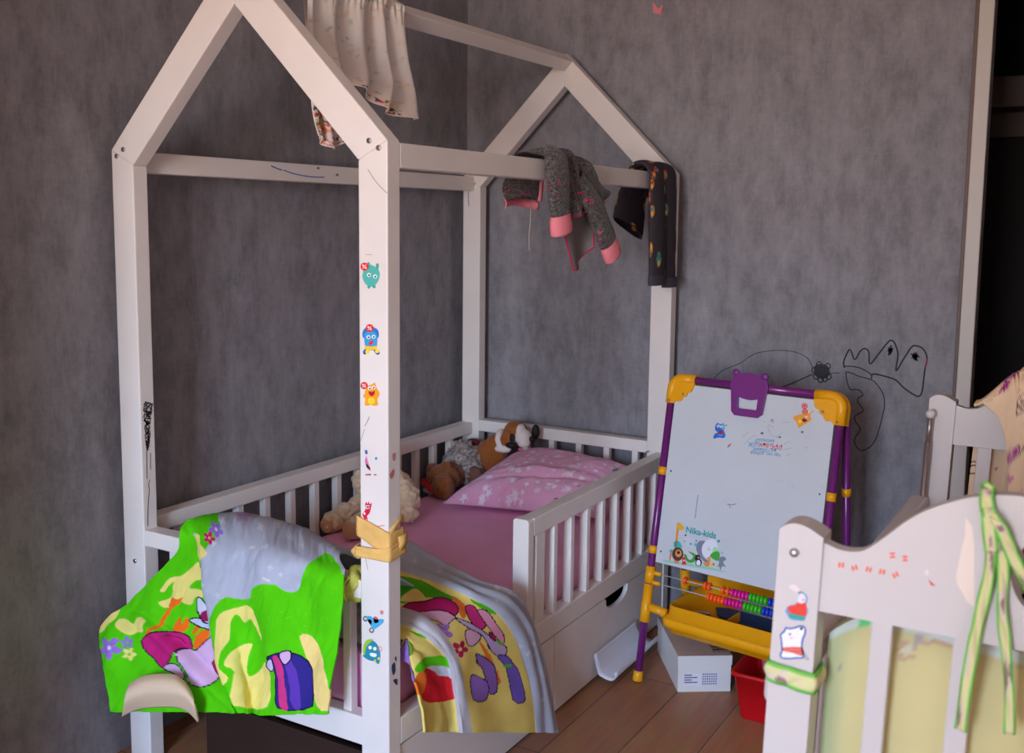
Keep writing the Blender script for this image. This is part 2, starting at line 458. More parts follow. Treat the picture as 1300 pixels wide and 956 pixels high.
# ridge beam: a square bar turned on edge, flush with the roof slopes
h = 0.047
MB().prism([(W / 2, pd, Ak - 0.003), (W / 2 + h * .7, pd, Ak - h * .7), (W / 2, pd, Ak - h * 1.4), (W / 2 - h * .7, pd, Ak - h * .7)], (0, Yb - pd, 0), M_white).build('ridge_beam', bed, bevel=BEV)
for xa, xb in ((0, bt), (W - bt, W)):
    MB().box((xa, pd, zb), (xb, Yb, zt), M_white).build('side_beam', bed, bevel=BEV)
# low rails
FR0, FR1 = 0.607, 0.650
MB().box((pw, 0, FR0), (W - pw, pd, FR1), M_white).build('foot_rail', bed, bevel=BEV)
MB().box((0, pd, 0.622), (bt, Yb, 0.6665), M_white).build('wall_rail', bed, bevel=BEV)
MB().box((pw, Yb, 0.634), (W - pw, L, 0.679), M_white).build('head_rail', bed, bevel=BEV)
# lower boards
MB().box((pw, 0.004, 0.25), (W - pw, pd - 0.004, 0.32), M_white).build('foot_board', bed, bevel=BEV)
MB().box((0.008, pd, 0.25), (0.048, Yb, 0.32), M_white).build('wall_board', bed, bevel=BEV)
MB().box((pw, Yb + 0.004, 0.25), (W - pw, L - 0.004, 0.32), M_white).build('head_board', bed, bevel=BEV)
MB().box((0.842, pd, 0.256), (W, Yb, 0.322), M_white).build('side_board', bed, bevel=BEV)
MB().box((0.05, pd, 0.262), (0.84, Yb, 0.282), M_white).build('mattress_base', bed)
# balusters
def bal(x0, x1, y0, y1, z0, z1):
    return MB().box((x0, y0, z0), (x1, y1, z1), M_white).build('baluster', bed, bevel=0.002)
for k in range(6): bal(0.160 + k * 0.1165, 0.184 + k * 0.1165, 0.012, 0.036, 0.32, FR0)
for k in range(13): bal(0.018, 0.042, 0.150 + 0.113 * k, 0.174 + 0.113 * k, 0.32, 0.622)
for k in range(6): bal(0.160 + k * 0.1165, 0.184 + k * 0.1165, Yb + 0.012, Yb + 0.036, 0.32, 0.634)
# guard rail on the room side
GZ = 0.643
MB().box((0.842, 0.672, 0.590), (W, Yb, GZ), M_white).build('guard_rail', bed, bevel=0.004)
g = MB(); 
g.prism([(0.836, 0.64, 0.322), (W, 0.64, 0.322), (W, 0.64, GZ - 0.006), (W - 0.006, 0.64, GZ + 0.002), (0.842, 0.64, GZ + 0.002), (0.836, 0.64, GZ - 0.004)], (0, 0.032, 0), M_white)
g.build('guard_post', bed, bevel=BEV)
for k in range(9):
    y = 0.690 + 0.1085 * k
    bal(0.856, 0.884, y, y + 0.022 + (0.03 if k == 0 else 0), 0.322, 0.590)
# drawers under the bed, with a scooped finger hole in the top edge
def drawer(y0, y1, cut):
    c = (y0 + y1) / 2 if cut is None else cut
    top, bot = 0.250, 0.010
    pts = [(y0, bot), (y1, bot), (y1, top), (c + 0.095, top)]
    for i in range(13):
        t = PI * i / 12
        pts.append((c + 0.085 * math.cos(t), top - 0.004 - 0.042 * math.sin(t) ** 0.7 if 0 < i < 12 else top - 0.002))
    pts += [(c - 0.095, top), (y0, top)]
    d = MB().prism([(0.866, y, z) for y, z in pts], (0.016, 0, 0), M_white).build('drawer', bed, bevel=0.002)
    MB().box((0.22, y0 + 0.02, 0.02), (0.866, y0 + 0.035, 0.19), M_darkwood).box((0.22, y1 - 0.035, 0.02), (0.866, y1 - 0.02, 0.19), M_darkwood) \
        .box((0.22, y0 + 0.02, 0.012), (0.866, y1 - 0.02, 0.022), M_darkwood).build('drawer_box', d)
drawer(0.05, 0.812, None); drawer(0.820, 1.650, 1.255)

# mattress with a pink fitted sheet
mm = MB()
nx, ny = 34, 60; x0, x1, y0, y1, z0, z1 = 0.057, 0.829, 0.054, 1.646, 0.284, 0.448



rows = []
for j in range(ny + 1):
    y = y0 + (y1 - y0) * j / ny
    ring = []
    corner = 0.035
    e = min(1.0, min(j, ny - j) / 2.0)
    per = []
    for (cx, cz, a0) in ((x1 - corner, z0 + corner, -PI / 2), (x1 - corner, z1 - corner, 0), (x0 + corner, z1 - corner, PI / 2), (x0 + corner, z0 + corner, PI)):
        for q in range(5): per.append((cx + corner * math.cos(a0 + PI / 2 * q / 4), cz + corner * math.sin(a0 + PI / 2 * q / 4)))
    full = []
    for a, b in zip(per, per[1:] + per[:1]):
        nseg = 16 if abs(a[0] - b[0]) > 0.2 else 5 if abs(a[1] - b[1]) > 0.05 else 1
        for q in range(nseg): full.append((a[0] + (b[0] - a[0]) * q / nseg, a[1] + (b[1] - a[1]) * q / nseg))
    for (x, z) in full:
        s = (z - z0) / (z1 - z0)
        k = 0.004 * fbm(x * 6, y * 6, 1.3) * (1 if s > .9 else 0.6)
        k2 = 0.006 * math.sin(y * 75 + 3 * fbm(y * 4, z * 8, 4)) * (1 - s) if 0.05 < s < 0.95 else 0
        cx, cz = (x0 + x1) / 2, (z0 + z1) / 2
        sh = 0.97 + 0.03 * e
        ring.append(((x - cx) * sh + cx - k2 * (1 if x > cx else -1), y, (z - cz) * sh + cz + k))
    rows.append(ring)
mm.grid(rows, M_sheet, closed_u=True)
n = len(rows[0]); mm.add(rows[0], [tuple(range(n))], M_sheet); mm.add(rows[-1], [tuple(range(n))[::-1]], M_sheet)
tag(mm.build('mattress', weld=True), 'mattress in a plain pink fitted sheet inside the white house bed', 'mattress')
# ------------------------------------------------------------------ tracing flat prints onto real planes
CAM_P = Vector((2.2668, -1.8143, 1.4771))
def trace(x, y, pl):
    """in-plane coordinates (metres) of a point read off the photograph on a flat surface"""
    d = R_ * ((x - 650) / 1320.5) + U_ * (-(y - 433) / 1320.5) + F
    t = pl.n.dot(pl.o - CAM_P) / pl.n.dot(d)
    q = CAM_P + d * t - pl.o
    return (q.dot(pl.ax), q.dot(pl.ay))
def tr(pl, pts): return [trace(x, y, pl) for x, y in pts]

# ------------------------------------------------------------------ the easel
eO = Vector((1.0035, 1.1583, 0)); eX = Vector((.99004, -.14078, 0)); eU = Vector((.02547, .17914, .98349)); eN = Vector((-.13846, -.97370, .18095))
hb = Vector((.1408, .990, 0))
E = lambda a, b, c=0.0: eO + eX * a + eU * b + eN * c
D = lambda a, d, z: eO + eX * a + hb * d + Vector((0, 0, z))
ew, eh = .562, .988
ea = thing('easel', tuple(D(ew / 2, .2, 0)), 'purple and yellow plastic standing whiteboard easel with an abacus and a yellow tray', 'easel')
RT = 0.0122
def arc_pts(f, c, r, a0, a1, n=7):
    return [f(c[0] + r * math.cos(a0 + (a1 - a0) * i / (n - 1)), c[1] + r * math.sin(a0 + (a1 - a0) * i / (n - 1))) for i in range(n)]
fr = lambda a, b: E(a, b)
foot_r = lambda a: Vector((*(E(a, .975, -.026) + hb * .13).xy, 0))
def rear(a, s):   # s: 0 at the top, 1 on the floor
    T = E(a, eh, -.026); return T + (foot_r(a) - T) * s
for a in (0, ew):
    lg = MB().tube([E(a, .03), E(a, eh - .03)], RT, M_purple, n=16).build('front_leg', ea)
    MB().tube([E(a, .004), E(a, .008), E(a, .03), E(a, .037)], [.0135, .0165, .0155, .013], M_yellow, n=16).build('foot_cap', lg)
    for b in ((.686, .43) if a == 0 else (.697, .44)):
        MB().tube([E(a, b - .0125), E(a, b + .0125)], RT + .0018, M_yellow, n=16).build('clamp_ring', lg)
    j = MB().tube([E(a, .196), E(a, .262), E(a, .263), E(a, .318)], [.0168, .0168, .0158, .0158], M_yellow, n=18)
    j.tube([E(a, .322), E(a, .375)], .0158, M_yellow, n=18)
    sg = 1 if a == 0 else -1
    for b in (.356, .325): j.tube([E(a, b), E(a + sg * .040, b)], .0068, M_yellow, n=12)
    j.tube([E(a, .247), E(a + sg * .075, .240)], .0135, M_yellow, n=14)
    j.build('leg_joint', ea)
    lr = MB().tube([rear(a, .97), rear(a, .03)], RT, M_purple, n=16).build('rear_leg', ea)
    q = foot_r(a)
    MB().tube([q + Vector((0, 0, .004)), q + Vector((0, 0, .012)), rear(a, .965)], [.0145, .0165, .0145], M_yellow, n=16).build('foot_cap', lr)
    s = (eh - .68) / eh
    MB().tube([rear(a, .287), rear(a, .312)], RT + .0018, M_yellow, n=16).build('clamp_ring', lr)
    MB().tube([rear(a, .69), rear(a, .78)], .0165, M_yellow, n=16).build('rear_joint', lr)
for dc, nm in ((0, 'top_bar'), (-.026, 'rear_top_bar')):
    MB().tube([E(.03, eh, dc), E(ew - .03, eh, dc)], RT, M_purple, n=16).build(nm, ea)
    for a in (0, ew):
        sg = 1 if a == 0 else -1
        path = [E(a, eh - .082, dc), E(a, eh - .034, dc)] + [E(a + sg * (.034 - .034 * math.cos(t)), eh - .034 + .034 * math.sin(t), dc) for t in np.linspace(0.2, PI / 2, 6)] + [E(a + sg * .082, eh, dc)]
        c = MB().tube(path, .0165, M_yellow, n=18)
        if dc == 0:   # gusset with a scalloped edge
            pts = [(.008, -.012), (.082, -.012), (.080, -.028)]
            for cx, cy in ((.066, -.030), (.050, -.046), (.034, -.062)):
                for t in np.linspace(.55 * PI / 2, -1.5 * PI / 2, 6): pts.append((cx + .0125 * math.cos(t), cy + .0125 * math.sin(t)))
            pts += [(.014, -.082), (.008, -.082)]
            c.prism([E(a + sg * x, eh + y, .004) for x, y in pts], eN * .009, M_yellow)
        o = c.build('corner_elbow', ea)
        if dc == 0:
            MB().tube([E(a + sg * .050, eh - .048, .0125), E(a + sg * .050, eh - .048, .0150)], .004, M_steel, n=10).build('rivet', o)
            MB().tube([E(a + sg * .002, eh - .074, .0165), E(a + sg * .002, eh - .074, .0185)], .0035, M_steel, n=10).build('rivet', o)
MB().tube([rear(.02, .735), rear(ew - .02, .735)], .0125, M_yellow, n=14).build('rear_crossbar', ea)
board = MB().prism([E(a, b, -.004) for a, b in ((.016, .392), (ew - .016, .392), (ew - .016, .972), (.016, .972))], eN * .010, M_board).build('whiteboard', ea, bevel=.002)
B_PL = Plane(E(0, 0, .0064), eX, eU, eN)
# purple clip shaped like a plain animal head
ck = MB()
head = [(x, y) for x, y in smooth_poly([(.216, .968), (.212, .995), (.220, 1.018), (.238, 1.026), (.273, 1.030), (.310, 1.024), (.328, 1.014), (.336, .990), (.330, .965), (.300, .950), (.273, .947), (.244, .953)], 3)]
ck.prism([E(a, b, .014) for a, b in head], eN * .007, M_clip)
for cx, cy in ((.226, 1.026), (.322, 1.022)): ck.ball(E(cx, cy, .0175), (.0125, .008, .0125), M_clip)
for a0, a1, b0, b1, a2, a3 in ((.213, .239, .985, .905, .224, .245), (.333, .308, .985, .905, .326, .306)):
    ck.prism([E(a0, b0, .012), E(a1, b0, .012), E(a3, b1, .012), E(a2, b1, .012)], eN * .008, M_clip)
ck.prism([E(a, b, .012) for a, b in ((.224, .918), (.326, .918), (.324, .906), (.312, .895), (.238, .895), (.226, .906))], eN * .012, M_clip)
ck.build('board_clip', ea, bevel=.0015)
M_rod = mat('light_wire', (0.75, 0.75, 0.78), rough=0.35, metal=0.3)
# abacus: two wires with beads
B_COL = [lin(255, 92, 22), lin(222, 26, 140), lin(60, 190, 24), lin(20, 60, 190)]
M_bead = [mat('bead_' + n, c, rough=0.28, spec=0.5) for n, c in zip(('orange', 'magenta', 'green', 'blue'), B_COL)]
rows_ = ((.356, [.128, .198, .213, .260, .276] + [.292 + .0121 * k for k in range(10)] + [.415 + .0121 * k for k in range(5)]),
         (.325, [.214 + .0123 * k for k in range(20)]))
for b, aa in rows_:
    rod = MB().tube([E(.03, b), E(ew - .03, b)], .0018, M_rod, n=8).build('abacus_rod', ea)
    src = {}
    for k, a in enumerate(aa):
        c = min(k // 5, 3)
        me = MB()
        me.tube([E(a - .0050, b), E(a - .0048, b), E(a - .003, b), E(a + .003, b), E(a + .0048, b), E(a + .0050, b)], [.005, .0100, .0130, .0130, .0100, .005], M_bead[c], n=14)
        lab(me.build('bead', rod), ('orange', 'magenta', 'green', 'blue')[c] + ' abacus bead')
# tray between the two leg pairs
def rrect(a0, a1, d0, d1, r, z, n=6):
    out = []
    for cx, cy, t0 in ((a1 - r, d0 + r, -PI / 2), (a1 - r, d1 - r, 0), (a0 + r, d1 - r, PI / 2), (a0 + r, d0 + r, PI)):
        for i in range(n + 1):
            t = t0 + PI / 2 * i / n; out.append(D(cx + r * math.cos(t), cy + r * math.sin(t), z))
    return out
a0, a1, d0, d1 = .074, .490, .012, .300
loops = [rrect(a0 + .03, a1 - .03, d0 + .025, d1 - .025, .03, .180), rrect(a0 + .012, a1 - .012, d0 + .010, d1 - .01, .032, .186), rrect(a0 + .006, a1 - .006, d0 + .004, d1 - .004, .034, .205),
         rrect(a0, a1, d0 - .012, d1, .036, .209), rrect(a0 - .001, a1 + .001, d0 - .014, d1, .036, .232), rrect(a0 + .004, a1 - .004, d0 - .008, d1 - .004, .034, .238),
         rrect(a0 + .008, a1 - .008, d0 + .010, d1 - .008, .032, .236), rrect(a0 + .009, a1 - .009, d0 + .016, d1 - .009, .032, .270), rrect(a0 + .014, a1 - .014, d0 + .021, d1 - .014, .028, .271),
         rrect(a0 + .022, a1 - .022, d0 + .030, d1 - .022, .026, .226), rrect(a0 + .035, a1 - .035, d0 + .045, d1 - .035, .02, .221)]
ty = MB(); ty.grid(loops, M_yellow, closed_u=True)
nn = len(loops[0]); ty.add(loops[0], [tuple(range(nn))[::-1]], M_yellow); ty.add(loops[-1], [tuple(range(nn))], M_yellow)
for a in (.28,): ty.prism([D(a - .002, d0 + .03, .222), D(a + .002, d0 + .03, .222), D(a + .002, d0 + .03, .262), D(a - .002, d0 + .03, .262)], hb * .10, M_yellow)
ty.prism([D(.09, d1 - .012, .25), D(.47, d1 - .012, .25), D(.47, d1 - .012, .300), D(.09, d1 - .012, .300)], hb * .010, M_yellow)
ty.build('tray', ea)

# things lying in the tray
M_blue = ink(22, 66, 118); M_greypaper = mat('grey_paper', lin(150, 154, 166), rough=0.8); M_paper = mat('white_paper', lin(226, 226, 232), rough=0.8)
def slab(o, ax, ay, th, m, n, label, cat, bevel=.0008):
    o, ax, ay = Vector(o), Vector(ax), Vector(ay); az = ax.cross(ay).normalized() * th
    return tag(MB().obox(o, ax, ay, az, m).build(n, bevel=bevel), label, cat)
t = MB(); t.obox(D(.225, .240, .226), eX * .125 , hb * .012 + Vector((0, 0, .052)), (eX * .125).cross(hb * .012 + Vector((0, 0, .052))).normalized() * .003, M_greypaper)
tag(t.build('notebook', bevel=.001), 'small grey notebook leaning at the back of the yellow easel tray', 'notebook')
bl = MB(); bl.prism([D(a, d, .2262) for a, d in ((.165, .205), (.205, .225), (.44, .215), (.46, .150), (.30, .120), (.20, .150))], (0, 0, .006), M_blue)
tag(bl.build('folder', bevel=.001), 'flat dark blue folder lying in the yellow easel tray', 'folder')
mk = MB(); mk.tube([D(.145, .088, .236), D(.195, .105, .236)], (.0095), M_blue, n=6); mk.tube([D(.195, .105, .236), D(.203, .108, .236)], .006, M_blue, n=6)
tag(mk.build('marker_pen'), 'thick dark blue pen at the near edge of the yellow easel tray', 'pen')
cs = MB(); cs.prism([D(a, d, .2216) for a, d in ((.112, .100), (.120, .150), (.165, .170), (.178, .125), (.150, .095))], (0, 0, .003), M_paper)
tag(cs.build('paper_scrap', bevel=.0006), 'crumpled pale paper scrap beside the blue pen in the tray', 'paper')

# ------------------------------------------------------------------ on the floor around the easel
M_card = mat('grey_card_box', lin(222, 220, 214), rough=0.75, var=0.03, vscale=6)
M_lid = mat('taupe_card_lid', lin(196, 178, 166), rough=0.75, var=0.03, vscale=6)
bA, bB, bD = Vector((1.141, 1.156, 0)), Vector((1.285, 1.253, 0)), Vector((.950, 1.421, 0))
bx = (bB - bA).normalized(); by = Vector((-bx.y, bx.x, 0)); bwid, blen = .1733, .325
sb = thing('shoe_box', tuple(bA + bx * bwid / 2 + by * blen / 2), 'closed cardboard shoe box with a printed label, on the floor under the yellow tray', 'box')
MB().obox(bA + bx * .002 + by * .002, bx * (bwid - .004), by * (blen - .004), (0, 0, .116), M_card).build('box_body', sb, bevel=.001)
ll = MB(); ll.obox(bA + Vector((0, 0, .088)), bx * bwid, by * blen, (0, 0, .031), M_card); ll.obox(bA + Vector((0, 0, .119)), bx * bwid, by * blen, (0, 0, .001), M_lid)
ll.build('lid', sb, bevel=.0008)
L_PL = Plane(bA + Vector((0, 0, 0)), bx, (0, 0, 1), -by)
lb_ = MB(); flat(lb_, L_PL, [(.018, .020), (.132, .020), (.132, .062), (.018, .062)], M_paper, -.0014)
pk = ink(120, 116, 140)
for k in range(4): flat(lb_, L_PL, [(.022, .054 - .008 * k), (.046 + .018 * (k % 2), .054 - .008 * k), (.046 + .018 * (k % 2), .058 - .008 * k), (.022, .058 - .008 * k)], pk, -.0011)
for k in range(5):
    for q in range(7): flat(lb_, L_PL, [(.080 + .007 * q, .056 - .008 * k), (.0845 + .007 * q, .056 - .008 * k), (.0845 + .007 * q, .061 - .008 * k), (.080 + .007 * q, .061 - .008 * k)], pk, -.0011)
lab(lb_.build('label', sb), 'white printed label')
# lattice panel on the lid
wk = MB(); M_wick = mat('brown_wicker', lin(116, 88, 66), rough=0.7, var=0.2, vscale=40)
wo = bA + bx * .118 + by * .020 + Vector((0, 0, .1215))
for k in range(6): wk.obox(wo + bx * (.016 * k), bx * .006, by * .22, (0, 0, .004), M_wick)
for k in range(12): wk.obox(wo + by * (.0195 * k) + Vector((0, 0, .0032)), bx * .086, by * .0055, (0, 0, .004), M_wick)
tag(wk.build('wicker_mat'), 'brown open-lattice mat lying along one edge of the shoe box lid', 'mat')
# red open bin
M_red = mat('red_plastic', lin(196, 8, 22), rough=0.35, spec=0.5)
def brect(k, z, x0=1.338, x1=1.535, y0=1.075, y1=1.32, r=.022):
    out = []
    for cx, cy, t0 in ((x1 - k - r, y0 + k + r, -PI / 2), (x1 - k - r, y1 - k - r, 0), (x0 + k + r, y1 - k - r, PI / 2), (x0 + k + r, y0 + k + r, PI)):
        for i in range(6): out.append((cx + r * math.cos(t0 + PI / 2 * i / 5), cy + r * math.sin(t0 + PI / 2 * i / 5), z))
    return out
rb = MB(); lp = [brect(.022, 0.001), brect(.004, .135), brect(-.004, .136), brect(-.004, .146), brect(.002, .148), brect(.006, .145), brect(.024, .006)]
rb.grid(lp, M_red, closed_u=True); rb.add(lp[0], [tuple(range(24))[::-1]], M_red); rb.add(lp[-1], [tuple(range(24))], M_red)
tag(rb.build('storage_bin'), 'open red plastic storage bin on the floor behind the easel and cot', 'bin')
# curled sheet of paper leaning on the drawer
cp = MB(); G = []
for j in range(15):
    y = 1.075 + .36 * j / 14; row = []
    for i in range(17):
        s = i / 16
        lift = .012 * (j / 14)
        if s < .45: x = .892 + .016 * (s / .45) ** 1.5; z = .100 - .070 * (s / .45)
        else:
            t = (s - .45) / .55 * 2.0
            x = .908 + .050 * math.sin(t) * 1.05; z = .030 + .0 + .03 * (1 - math.cos(t)) - .028 * math.sin(min(t, PI / 2)) + .003
        row.append((x, y + .05 * (s - .5) * (1 if j > 7 else .3), max(.003, z) + lift * (1 - abs(2 * s - 1)) * .3))
    G.append(row)
cp.grid(G, M_paper)
tag(cp.build('paper_sheet', solid=.0008), 'large curled sheet of white paper on the floor against the bed drawer', 'paper')
# ------------------------------------------------------------------ prints, stickers and pen marks
def badge(mb, pl, cx, cy, r, lift):
    """round red badge with a white percent sign (photo coordinates)"""
    flat(mb, pl, tr(pl, ell(cx, cy, r)), ink(228, 44, 44), lift)
    wt = ink(245, 238, 236)
    stroke(mb, pl, tr(pl, [(cx - r * .45, cy + r * .5), (cx + r * .45, cy - r * .5)]), .0016, wt, lift + .0002, 1)
    for dx, dy in ((-.32, -.28), (.32, .3)): flat(mb, pl, tr(pl, ell(cx + dx * r, cy + dy * r, r * .24, n=10)), wt, lift + .0002)
def fl(mb, pl, pts, c, lift, sm=True): flat(mb, pl, tr(pl, smooth_poly(pts, 4) if sm else pts), ink(*c), lift)
def st(mb, pl, pts, w, c, lift, k=4, closed=False): stroke(mb, pl, tr(pl, pts), w, c if not isinstance(c, tuple) else ink(*c), lift, k, closed)

P_PL = Plane((0, -.0004, 0), (1, 0, 0), (0, 0, 1), (0, -1, 0))
fp = posts[1, 0]
def eyes(mb, pl, pts, r, lift):
    for x, y in pts:
        flat(mb, pl, tr(pl, ell(x, y, r, n=12)), ink(248, 246, 244), lift)
        flat(mb, pl, tr(pl, ell(x + .2, y + .3, r * .5, n=10)), ink(40, 30, 34), lift + .0002)
# furry teal blob
b = MB()
fl(b, P_PL, [(461, 345), (463, 339), (469, 336), (477, 339), (482, 346), (481, 355), (476, 362), (469, 364), (463, 359), (460, 352)], (84, 186, 172), .0002)
for q in ([(478, 341), (477, 337), (479, 334), (481, 336), (480, 343)], [(465, 341), (466, 334), (469, 333), (470, 337), (469, 341)], [(467, 363), (467, 366), (470, 366), (470, 363)], [(473, 363), (474, 366), (477, 365), (476, 362)]): fl(b, P_PL, q, (66, 168, 156), .0003)
eyes(b, P_PL, [(468.6, 349), (476.5, 351)], 2.6, .0005); badge(b, P_PL, 463, 338.5, 5.2, .0006)
lab(b.build('sticker', fp), 'teal blob sticker with a round red percent badge')
b = MB()
fl(b, P_PL, [(460, 424), (463, 417), (471, 415), (479, 418), (481, 425), (478, 430), (463, 430)], (44, 120, 196), .0002)
fl(b, P_PL, [(463, 424), (471, 420), (478, 424), (479, 436), (476, 444), (466, 444), (463, 436)], (56, 160, 222), .0003)
fl(b, P_PL, [(464, 439), (471, 440), (478, 439), (478, 443), (471, 444.5), (464, 443)], (244, 200, 44), .0004)
for q in ([(464, 450), (469, 443), (473, 443), (478, 450), (482, 449), (479, 443), (464, 443), (461, 448)],): fl(b, P_PL, q, (36, 84, 170), .0003)
for x, y in ((466.5, 446.5), (479, 445.5)): fl(b, P_PL, ell(x, y, 2.6, 3, 10), (248, 222, 60), .0005)
fl(b, P_PL, [(468, 436), (472, 432), (474, 435), (471, 438)], (222, 44, 50), .0005)
eyes(b, P_PL, [(468, 428), (474.5, 427.5)], 2.5, .0005); badge(b, P_PL, 469.5, 416.5, 5, .0007)
lab(b.build('sticker', fp), 'blue figure sticker with a red percent badge')
b = MB()
fl(b, P_PL, [(463, 499), (466, 491), (472, 488), (476, 486), (478, 492), (482, 500), (479, 507), (480, 514), (474, 515), (471, 513.5), (468, 515), (463, 514), (464, 507), (461, 503)], (246, 164, 36), .0002)
fl(b, P_PL, ell(471.5, 509, 4.6, 4.2, 14), (250, 214, 50), .0003)
fl(b, P_PL, [(468, 496.5), (472, 497.5), (476, 496), (475, 501), (472, 503), (469, 501)], (188, 28, 34), .0004)
eyes(b, P_PL, [(469.5, 493), (474.5, 492)], 2.3, .0005); badge(b, P_PL, 462.5, 489.5, 4.6, .0006)
lab(b.build('sticker', fp), 'orange blob sticker with a red percent badge')
# worn remains and small vehicle-like scraps lower on the post
b = MB()
for q, c in (([(463, 572), (466, 571), (467, 576), (464, 577)], (70, 90, 170)), ([(465, 578), (467, 585), (471, 598), (467, 596), (463, 586)], (214, 120, 170)), ([(464, 588), (467, 590), (469, 595), (466, 594)], (60, 24, 34)),
             ([(468, 591), (470, 594), (469, 598)], (226, 120, 50)), (ell(477.5, 582, 1.6, 2, 8), (40, 150, 200)), ([(464, 602), (471, 601.5), (471, 603.5), (464, 603.5)], (170, 60, 110)), ([(474.5, 602), (478, 602), (478, 603.5), (475, 603.5)], (170, 60, 110))):
    fl(b, P_PL, q, c, .0002, False)
lab(b.build('sticker_scrap', fp), 'worn-off remains of a coloured sticker')
b = MB()
fl(b, P_PL, [(463.5, 641), (465, 637), (466.5, 640), (468, 636.5), (469.5, 640), (472, 638.5), (471, 645), (469, 652), (466, 655), (467, 661), (464, 663), (462, 658), (460, 653), (462, 650), (464, 646)], (222, 30, 62), .0002)
fl(b, P_PL, [(464.8, 641.5), (469, 641.5), (469, 646), (464.8, 646)], (236, 232, 230), .0003, False); fl(b, P_PL, [(466, 642.5), (468.4, 642.5), (468.4, 645), (466, 645)], (40, 40, 44), .0004, False)
for x, y in ((462.8, 652), (465.2, 660.5)): fl(b, P_PL, ell(x, y, 1.3, 1.6, 8), (236, 228, 226), .0003)
st(b, P_PL, [(475, 670), (481, 668), (488, 667)], .002, (216, 120, 120), .0002)
lab(b.build('sticker', fp), 'red scalloped sticker with a small window')
b = MB()
for x, y in ((464, 785.5), (472, 800)): fl(b, P_PL, ell(x, y, 3.2, 3.6, 12), (60, 70, 170), .0003); fl(b, P_PL, ell(x, y, 1.7, 2, 10), (236, 214, 60), .0004)
for q, c in (([(465, 784), (470, 782), (476, 786), (486, 786), (487, 790), (480, 796), (474, 799), (470, 793)], (74, 170, 214)), ([(474, 784), (478, 783), (481, 789), (476, 791)], (222, 90, 110)), ([(468, 786), (472, 788), (471, 793), (467, 790)], (236, 232, 230)), ([(483, 775), (487, 776), (486, 780), (483, 779)], (214, 130, 130))):
    fl(b, P_PL, q, c, .0005)
lab(b.build('sticker', fp), 'light blue sticker with two yellow wheels')
b = MB()
fl(b, P_PL, [(462, 830), (465, 816), (470, 813), (476, 815), (481, 822), (483, 832), (481, 843), (476, 840), (468, 838), (461, 833)], (36, 140, 160), .0002)
fl(b, P_PL, [(461, 828), (462, 818), (467, 812), (474, 812), (470, 816), (465, 822), (463, 832)], (150, 196, 60), .0003)
for x, y in ((470, 822), (476, 823.5)): fl(b, P_PL, ell(x, y, 2.2, 2.4, 10), (240, 242, 240), .0004)
fl(b, P_PL, [(470, 829), (478, 830), (477, 834), (471, 833)], (232, 240, 240), .0004)
for x, y in ((476, 839), (481, 836)): fl(b, P_PL, ell(x, y, 1.5, 1.8, 8), (236, 210, 60), .0004)
st(b, P_PL, ell(482.5, 824, 2.5, 3, 10), .0016, (226, 110, 110), .0004, 1, True)
lab(b.build('sticker', fp), 'dark teal sticker with green edge')
# pencil scratches on the front post, its beam bolts' scratch and side smears
b = MB(); grey = ink(150, 140, 138)
st(b, P_PL, [(467, 215), (474, 226), (482, 236), (490, 244), (492, 245)], .0016, grey, .0002)
st(b, P_PL, [(464, 323.5), (473, 323)], .0014, (176, 164, 160), .0002, 1); st(b, P_PL, [(463, 541), (466, 536), (469, 529)], .0014, (90, 80, 80), .0002)
st(b, P_PL, [(463, 705), (466, 718), (467, 724)], .0012, (150, 140, 138), .0002); st(b, P_PL, [(457.5, 560), (463, 545)], .0012, (140, 130, 128), .0002)
lab(b.build('pencil_print', fp), 'thin grey scratches')
S_PL = Plane((W + .0004, 0, 0), (0, 1, 0), (0, 0, 1), (1, 0, 0))
b = MB()
for q, c in (([(498, 577), (502, 575), (502, 583), (499, 585)], (206, 140, 134)), ([(495, 602), (500, 595), (500, 603), (497, 608), (495, 605)], (204, 110, 100))): fl(b, S_PL, q, c, .0002)
st(b, S_PL, [(497, 757), (499, 754), (500, 758), (498, 762), (498, 755)], .0016, (240, 236, 232), .0002)
for q in ([(497, 846), (501, 841), (502, 852), (499, 857)], [(501, 836), (503, 833), (503, 840)], [(499, 864), (504, 862), (504, 870)]): fl(b, S_PL, q, (56, 70, 104), .0002)
lab(b.build('paint_stain', fp), 'faded coloured smears')
# black scribble on the wall-side post, blue pen on the beams
Q_PL = Plane((pw + .0004, 0, 0), (0, 1, 0), (0, 0, 1), (1, 0, 0))
b = MB(); rnd = random.Random(4)
for k in range(5):
    pts = [(187 + rnd.uniform(-6, 6.5) * (1 - j / 30), 514 + j * 2.6 + rnd.uniform(-4, 4)) for j in range(22)]
    st(b, Q_PL, pts, .0022, M_black, .0002)
for pts in ([(181, 531), (186, 520), (192, 513)], [(182, 534), (190, 524), (194, 512)], [(186, 560), (186.5, 600), (187, 608)], [(191, 575), (191, 596)], [(190, 609), (188.5, 616), (189.5, 622), (188, 640), (187.5, 668)]): st(b, Q_PL, pts, .002, M_black, .0002)
lab(b.build('pen_scribble', posts[0, 0]), 'dense black pen scribble')
T_PL = Plane((bt + .0004, 0, 0), (0, 1, 0), (0, 0, 1), (1, 0, 0))
b = MB(); blue = ink(46, 96, 176)
st(b, T_PL, [(344, 210.5), (352, 214), (358, 216)], .0035, blue, .0002); st(b, T_PL, [(360, 216), (375, 221), (395, 224.5), (412, 225)], .003, blue, .0002)
for x, y in ((404, 213.5), (428, 222)): fl(b, T_PL, ell(x, y, 2, 1.6, 10), (150, 122, 100), .0002)
lab(b.build('pen_mark', [o for o in bed.children if o.name.startswith('side_beam')][0]), 'blue pen line')
K_PL = Plane((0, Yb - .0004, 0), (1, 0, 0), (0, 0, 1), (0, -1, 0))
